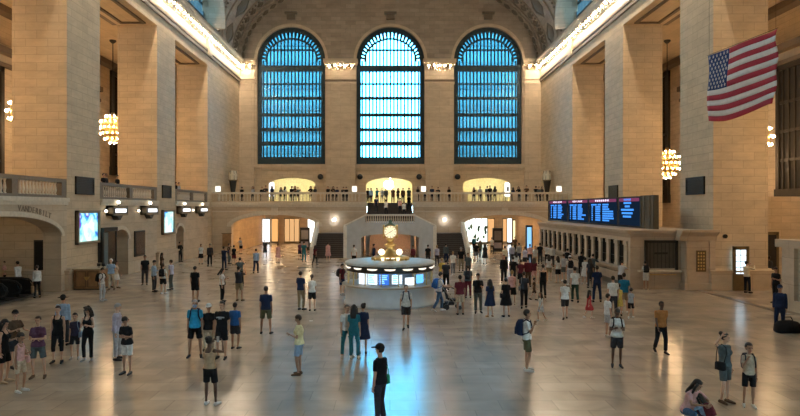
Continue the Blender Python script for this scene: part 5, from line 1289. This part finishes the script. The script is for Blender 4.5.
# hanging glowing emblem in the middle arch: a rounded fruit outline with a leaf and a notch
em = thing('hanging_emblem', 'glowing white rounded emblem with a leaf hanging in the middle arch', 'emblem', (-.12, 77.4, 7.55))
pts = []
for i in range(40):
    a = 2*PI*i/40; r = .62*(1 + .10*math.cos(2*a) - .10*math.exp(-((a - PI/2)/.35)**2)); x, z = r*math.cos(a), r*math.sin(a)*1.02
    d = math.hypot(x - .78, z - .08)
    if d < .34: q = V((x - .78, z - .08)).normalized()*.34 if False else None; x = .78 - math.sqrt(max(0, .34**2 - min(.34**2, (z - .08)**2)))
    pts.append((x, z))
MB().prism(pts, 'y', -.06, .06).build('body', emissive('emblem_glow', (1, .98, .93), 5.), em)
MB().prism([(.02, .66), (.10, .88), (.30, 1.0), (.26, .80)], 'y', -.06, .06).build('leaf', emissive('emblem_glow', (1, .98, .93), 5.), em)
MB().tube([(0, 0, .6), (0, 0, 1.5)], .015, 6).build('hanger', BRONZE, em)
for i, (x, h) in enumerate(AX):
    for k, dx in enumerate((-1.5, 1.5)):
        t = thing('ceiling_light', 'round ceiling light inside the %s yellow arch, %s' % (('gallery-side', 'middle', 'ticket-side')[i], ('first of two', 'second of two')[k]), 'lamp', (x + dx, 78.6, 8.86))
        MB().lathe([(.001, 0), (.4, 0), (.4, .08), (.001, .08)], n=20).build('diffuser', emissive('arch_light', (1, .93, .62), 22.), t); MB().lathe([(.44, .04), (.44, .14), (.001, .14)], n=20).build('rim', BRONZE, t)
# wall lamps beside the stairs
for x, nm in ((334.5, 'on the gallery side'), (444.5, 'on the ticket side')):
    X = (x - CX)*YB/F
    t = thing('wall_lamp', 'bright white wall lamp above the dark steps ' + nm, 'lamp', (X, YB, 3.45)); MB().ball((0, -.32, 0), .15, 14, 10).build('globe', LAMP_COOL, t, True); MB().tube([(0, 0, 0), (0, -.22, 0)], .05, 8).lathe([(.001, 0), (.14, 0), (.14, .05), (.001, .05)], (0, -.03, -.03), 12).build('arm', BRONZE, t)
for x in (-1.4, 1.4):
    t = thing('tunnel_lamp', 'round lamp on the ceiling of the lit tunnel behind the clock, ' + ('gallery half' if x < 0 else 'ticket half'), 'lamp', (x, 66.5, 2.45)); MB().lathe([(.001, 0), (.28, 0), (.28, .08), (.001, .08)], n=16).build('diffuser', emissive('tunnel_glow', (1, .80, .58), 22.), t); MB().lathe([(.3, .05), (.3, .15), (.001, .15)], n=16).build('rim', BRONZE, t)
# passages: ceiling lamps, shop windows, directory stands
for s in (-1, 1):
    for i, yy in enumerate((66.2, 71.5, 77)):
        for j, xx in enumerate((9.6, 13.9)):
            t = thing('passage_lamp', 'warm ceiling lamp in the passage under the balcony, row %s, %s, %s' % (('front', 'middle', 'back')[i], ('inner', 'outer')[j], 'gallery side' if s < 0 else 'ticket side'), 'lamp', (s*xx, yy, 4.18))
            MB().lathe([(.001, 0), (.24, 0), (.26, .1), (.001, .12)], n=16).build('diffuser', emissive('passage_glow', (1, .74, .42), 45.), t)
            MB().tube([(0, 0, .1), (0, 0, .7 if yy < YE - 2 else .14)], .03, 6).build('rod', BRONZE, t)
def shop(xa, xb, Y, z1, col, st, label, bars=2):
    X0, X1 = (xa - CX)*Y/F, (xb - CX)*Y/F; w = (X1 - X0)/2
    t = thing('shop_window', label, 'shop window', ((X0 + X1)/2, Y, 0)); MB().box(-w, w, -.02, .02, .25, z1).build('lit_pane', emissive('shop_%s' % label[:12], col, st), t)
    b = MB(); b.box(-w - .08, w + .08, -.1, .06, 0, .25); b.box(-w - .08, w + .08, -.1, .06, z1, z1 + .15); b.box(-w - .08, -w, -.1, .06, 0, z1); b.box(w, w + .08, -.1, .06, 0, z1)
    for k in range(bars): x = -w + 2*w*(k + 1)/(bars + 1); b.box(x - .04, x + .04, -.06, 0, .25, z1)
    b.build('frame', BRONZE_L, t); return t, w
shop(262.5, 269.5, 80.5, 3.2, (.85, .93, 1), 1.5, 'bright white shop window at the back of the passage, pier end'); shop(308, 314.5, 79, 3.3, (.95, .96, .9), 1.4, 'narrow white lit window beside the stair parapet', 0)
shop(272, 278, 81.8, 3.2, (.85, .42, .14), .55, 'amber lit doorway next to the white shop window', 0); shop(285, 299, 81.8, 3.2, (.75, .42, .18), .5, 'wide amber panel behind the dark directory stand, gallery side', 2)
t, w = shop(464, 487, 80.5, 3.3, (.78, .90, .82), 1.25, 'wide pale green shop window in the ticket side passage', 3)
rr = random.Random(5); b = MB()
for i in range(12): x = -w + .2 + 2*w*rr.random()*.9; b.ball((x, -.1, rr.uniform(.5, 2.4)), (.16, .05, rr.uniform(.15, .4)), 8, 6)
b.build('goods', principled('shop_goods', (.04, .10, .05), .6), t)
shop(488, 494, 81.8, 3.2, (.85, .45, .18), .5, 'amber panel beside the pale green shop window', 0); shop(503, 506.5, 81.8, 3.2, (.85, .45, .18), .5, 'amber panel beyond the dark directory stand, ticket side', 0)
shop(507.5, 511.5, 80, 3.3, (.75, .9, 1), 1.4, 'narrow blue-white lit window in the ticket side passage', 0); shop(513, 520, 81.8, 3.0, (1, .78, .38), .8, 'warm yellow lit doorway at the end of the ticket side passage', 0)
def directory(xc, Y, nm):
    X = (xc - CX)*Y/F; t = thing('directory_stand', 'tall black directory stand in the passage, ' + nm, 'sign stand', (X, Y, 0))
    MB().box(-.52, .52, -.25, .25, .12, 2.5).build('body', BLACK, t); MB().box(-.6, .6, -.32, .32, 0, .12).build('base', BRONZE, t); MB().box(-.38, .38, -.27, -.25, 1.2, 2.2).build('sheet', principled('sheet_grey', (.20, .19, .2), .5), t); MB().box(-.4, .4, -.27, -.25, .35, .95).build('lower_sheet', principled('sheet_lilac', (.30, .27, .32), .5), t)
directory(305, 68.6, 'gallery side'); directory(497.5, 66.5, 'ticket side')
t = thing('screen_totem', 'slim blue-lit screen stand beside the ticket side arch pier', 'screen', ((529 - CX)*63/F, 63.0, 0)); MB().box(-.34, .34, -.12, .12, 0, 2.9).build('body', BLACK, t); MB().box(-.22, .22, -.14, -.12, .5, 2.7).build('screen', emissive('totem_blue', (.16, .34, .55), 1.), t); MB().box(-.45, .45, -.25, .25, 0, .06).build('base', BRONZE, t)

# ---- stroller and bag on the floor
gx, gy = G(451, 309); sp = thing('stroller', 'black stroller pushed by the person in blue overalls', 'stroller', (gx, gy, 0), math.radians(100))
for sx in (-.24, .24):
    for yy, r in ((-.35, .09), (.28, .13)):
        q = MB().tube([(sx - .025, yy, r), (sx + .025, yy, r)], r, 14).build('wheel', BLACK, sp)
    MB().tube([(sx, .28, .13), (sx, .1, .55), (sx, .45, 1.02)], .018, 8).tube([(sx, -.35, .09), (sx, .1, .55)], .018, 8).build('frame_side', principled('stroller_frame', (.3, .3, .3), .4, .8), sp)
MB().tube([(-.24, .45, 1.02), (.24, .45, 1.02)], .022, 8).build('handle', BLACK, sp)
MB().loft([[(x_, y_, z_) for x_, z_ in ((-.22, zb), (.22, zb), (.22, zb + .08), (-.22, zb + .08))] for y_, zb in ((-.38, .42), (-.05, .38), (.18, .45), (.28, .85))]).build('seat', cloth('charcoal'), sp)
b = MB(); rows = []
for k in range(7): a = PI*.12 + PI*.62*k/6; rows.append([(x_, .12 + r_*math.cos(a), .68 + r_*math.sin(a)) for x_, r_ in ((-.25, .36), (.25, .36), (.25, .34), (-.25, .34))])
b.loft(rows).build('canopy', cloth('black'), sp); MB().box(-.2, .2, -.1, .25, .2, .34).build('basket', cloth('charcoal'), sp)
gx, gy = G(786, 332); b = MB(); b.loft([[(.42*x_*w, .2*y_*w, z_) for x_, y_ in ((-1, -1), (1, -1), (1.1, 0), (1, 1), (-1, 1), (-1.1, 0))] for z_, w in ((0, .9), (.05, 1), (.3, .95), (.42, .7), (.46, .3))])
dbg = thing('duffel_bag', 'black duffel bag on the floor at the feet of the uniformed officer', 'bag', (gx, gy - .1, 0)); b.build('body', cloth('black'), dbg, True); MB().tube([(-.2, 0, .42), (-.12, 0, .58), (.12, 0, .58), (.2, 0, .42)], .018, 8).build('handle', cloth('black'), dbg)
gx, gy = G(311, 321)
tag(MB().box(gx - .07, gx + .07, gy - .05, gy + .05, 0, .012).build('paper_scrap', WHITE_ENAMEL), 'small white scrap of paper on the floor', 'paper')
# chest lettering on the black t-shirt
for o in PEOPLE:
    if 'white lettering' in o['label']:
        b = MB()
        for i in range(8): a = (i - 3.5)*.032; b.box(a - .012, a + .010, -.172 + abs(a)*.16, -.150 + abs(a)*.16, 1.29 - abs(a)*.12, 1.325 - abs(a)*.12)
        b.box(-.05, .05, -.172, -.15, 1.25, 1.27); b.build('shirt_lettering', cloth('lgrey'), o)

# ================================================================== OUTSIDE, LIGHT, CAMERA
for x0, x1, Y, h, nm in ((-60, -9.2, 104, 62, 'gallery side'), (8.6, 60, 104, 60, 'ticket side')):
    t = thing('office_building', 'blue-grey office tower seen through the tall window, ' + nm, 'building', ((x0 + x1)/2, Y, 0)); w = (x1 - x0)/2
    MB().box(-w, w, 0, 20, -.3, h).build('facade', principled('tower_glass', (.066, .064, .058), .5, noise=.25, nscale=.25), t)
    b = MB(); z = 3.
    while z < h: b.box(-w, w, -.25, 0, z, z + .9); z += 3.6
    b.build('spandrel', principled('tower_band', (.036,.037,.036), .6), t)
wd = bpy.data.worlds.new('sky'); SC.world = wd; wd.use_nodes = True; nt = wd.node_tree; nt.nodes.clear()
out = nd(nt, 'ShaderNodeOutputWorld'); bg = nd(nt, 'ShaderNodeBackground'); nt.links.new(bg.outputs[0], out.inputs[0])
bg.inputs[0].default_value = (.46, .79, 1.0, 1); bg.inputs[1].default_value = SKY
def portal(name, loc, rot, sx, sy):
    l = bpy.data.lights.new(name, 'AREA'); l.shape = 'RECTANGLE'; l.size = sx; l.size_y = sy; l.cycles.is_portal = True
    o = bpy.data.objects.new(name, l); C.objects.link(o); o.location = loc; o.rotation_euler = rot
for x in WINX:
    portal('window_portal', (x, YE + 1.2, 18.4), (-PI/2, 0, 0), 8.4, 17)
for yc in BAYS:
    for s in (-1, 1): portal('window_portal', (s*19.1, yc, 24.8), (0, s*PI/2, 0), 4.8, 8.6)
cam = bpy.data.cameras.new('camera'); co = bpy.data.objects.new('camera', cam); C.objects.link(co)
co.location = (0, 0, CH); co.rotation_euler = (PI/2, 0, 0); cam.lens = 36*F/800; cam.shift_x = 10/800; cam.clip_end = 500; cam.clip_start = .1
SC.camera = co
SC.view_settings.view_transform = 'Standard'; SC.view_settings.look = 'None'; SC.view_settings.exposure = EXPO; SC.view_settings.gamma = 1
SC.view_settings.use_curve_mapping = False
cy = SC.cycles; cy.use_denoising = True; cy.max_bounces = 8; cy.diffuse_bounces = 5; cy.glossy_bounces = 4; cy.transparent_max_bounces = 12; cy.sample_clamp_indirect = 6; cy.sample_clamp_direct = 0
cy.caustics_reflective = False; cy.caustics_refractive = False
try: cy.denoiser = 'OPENIMAGEDENOISE'
except Exception: pass
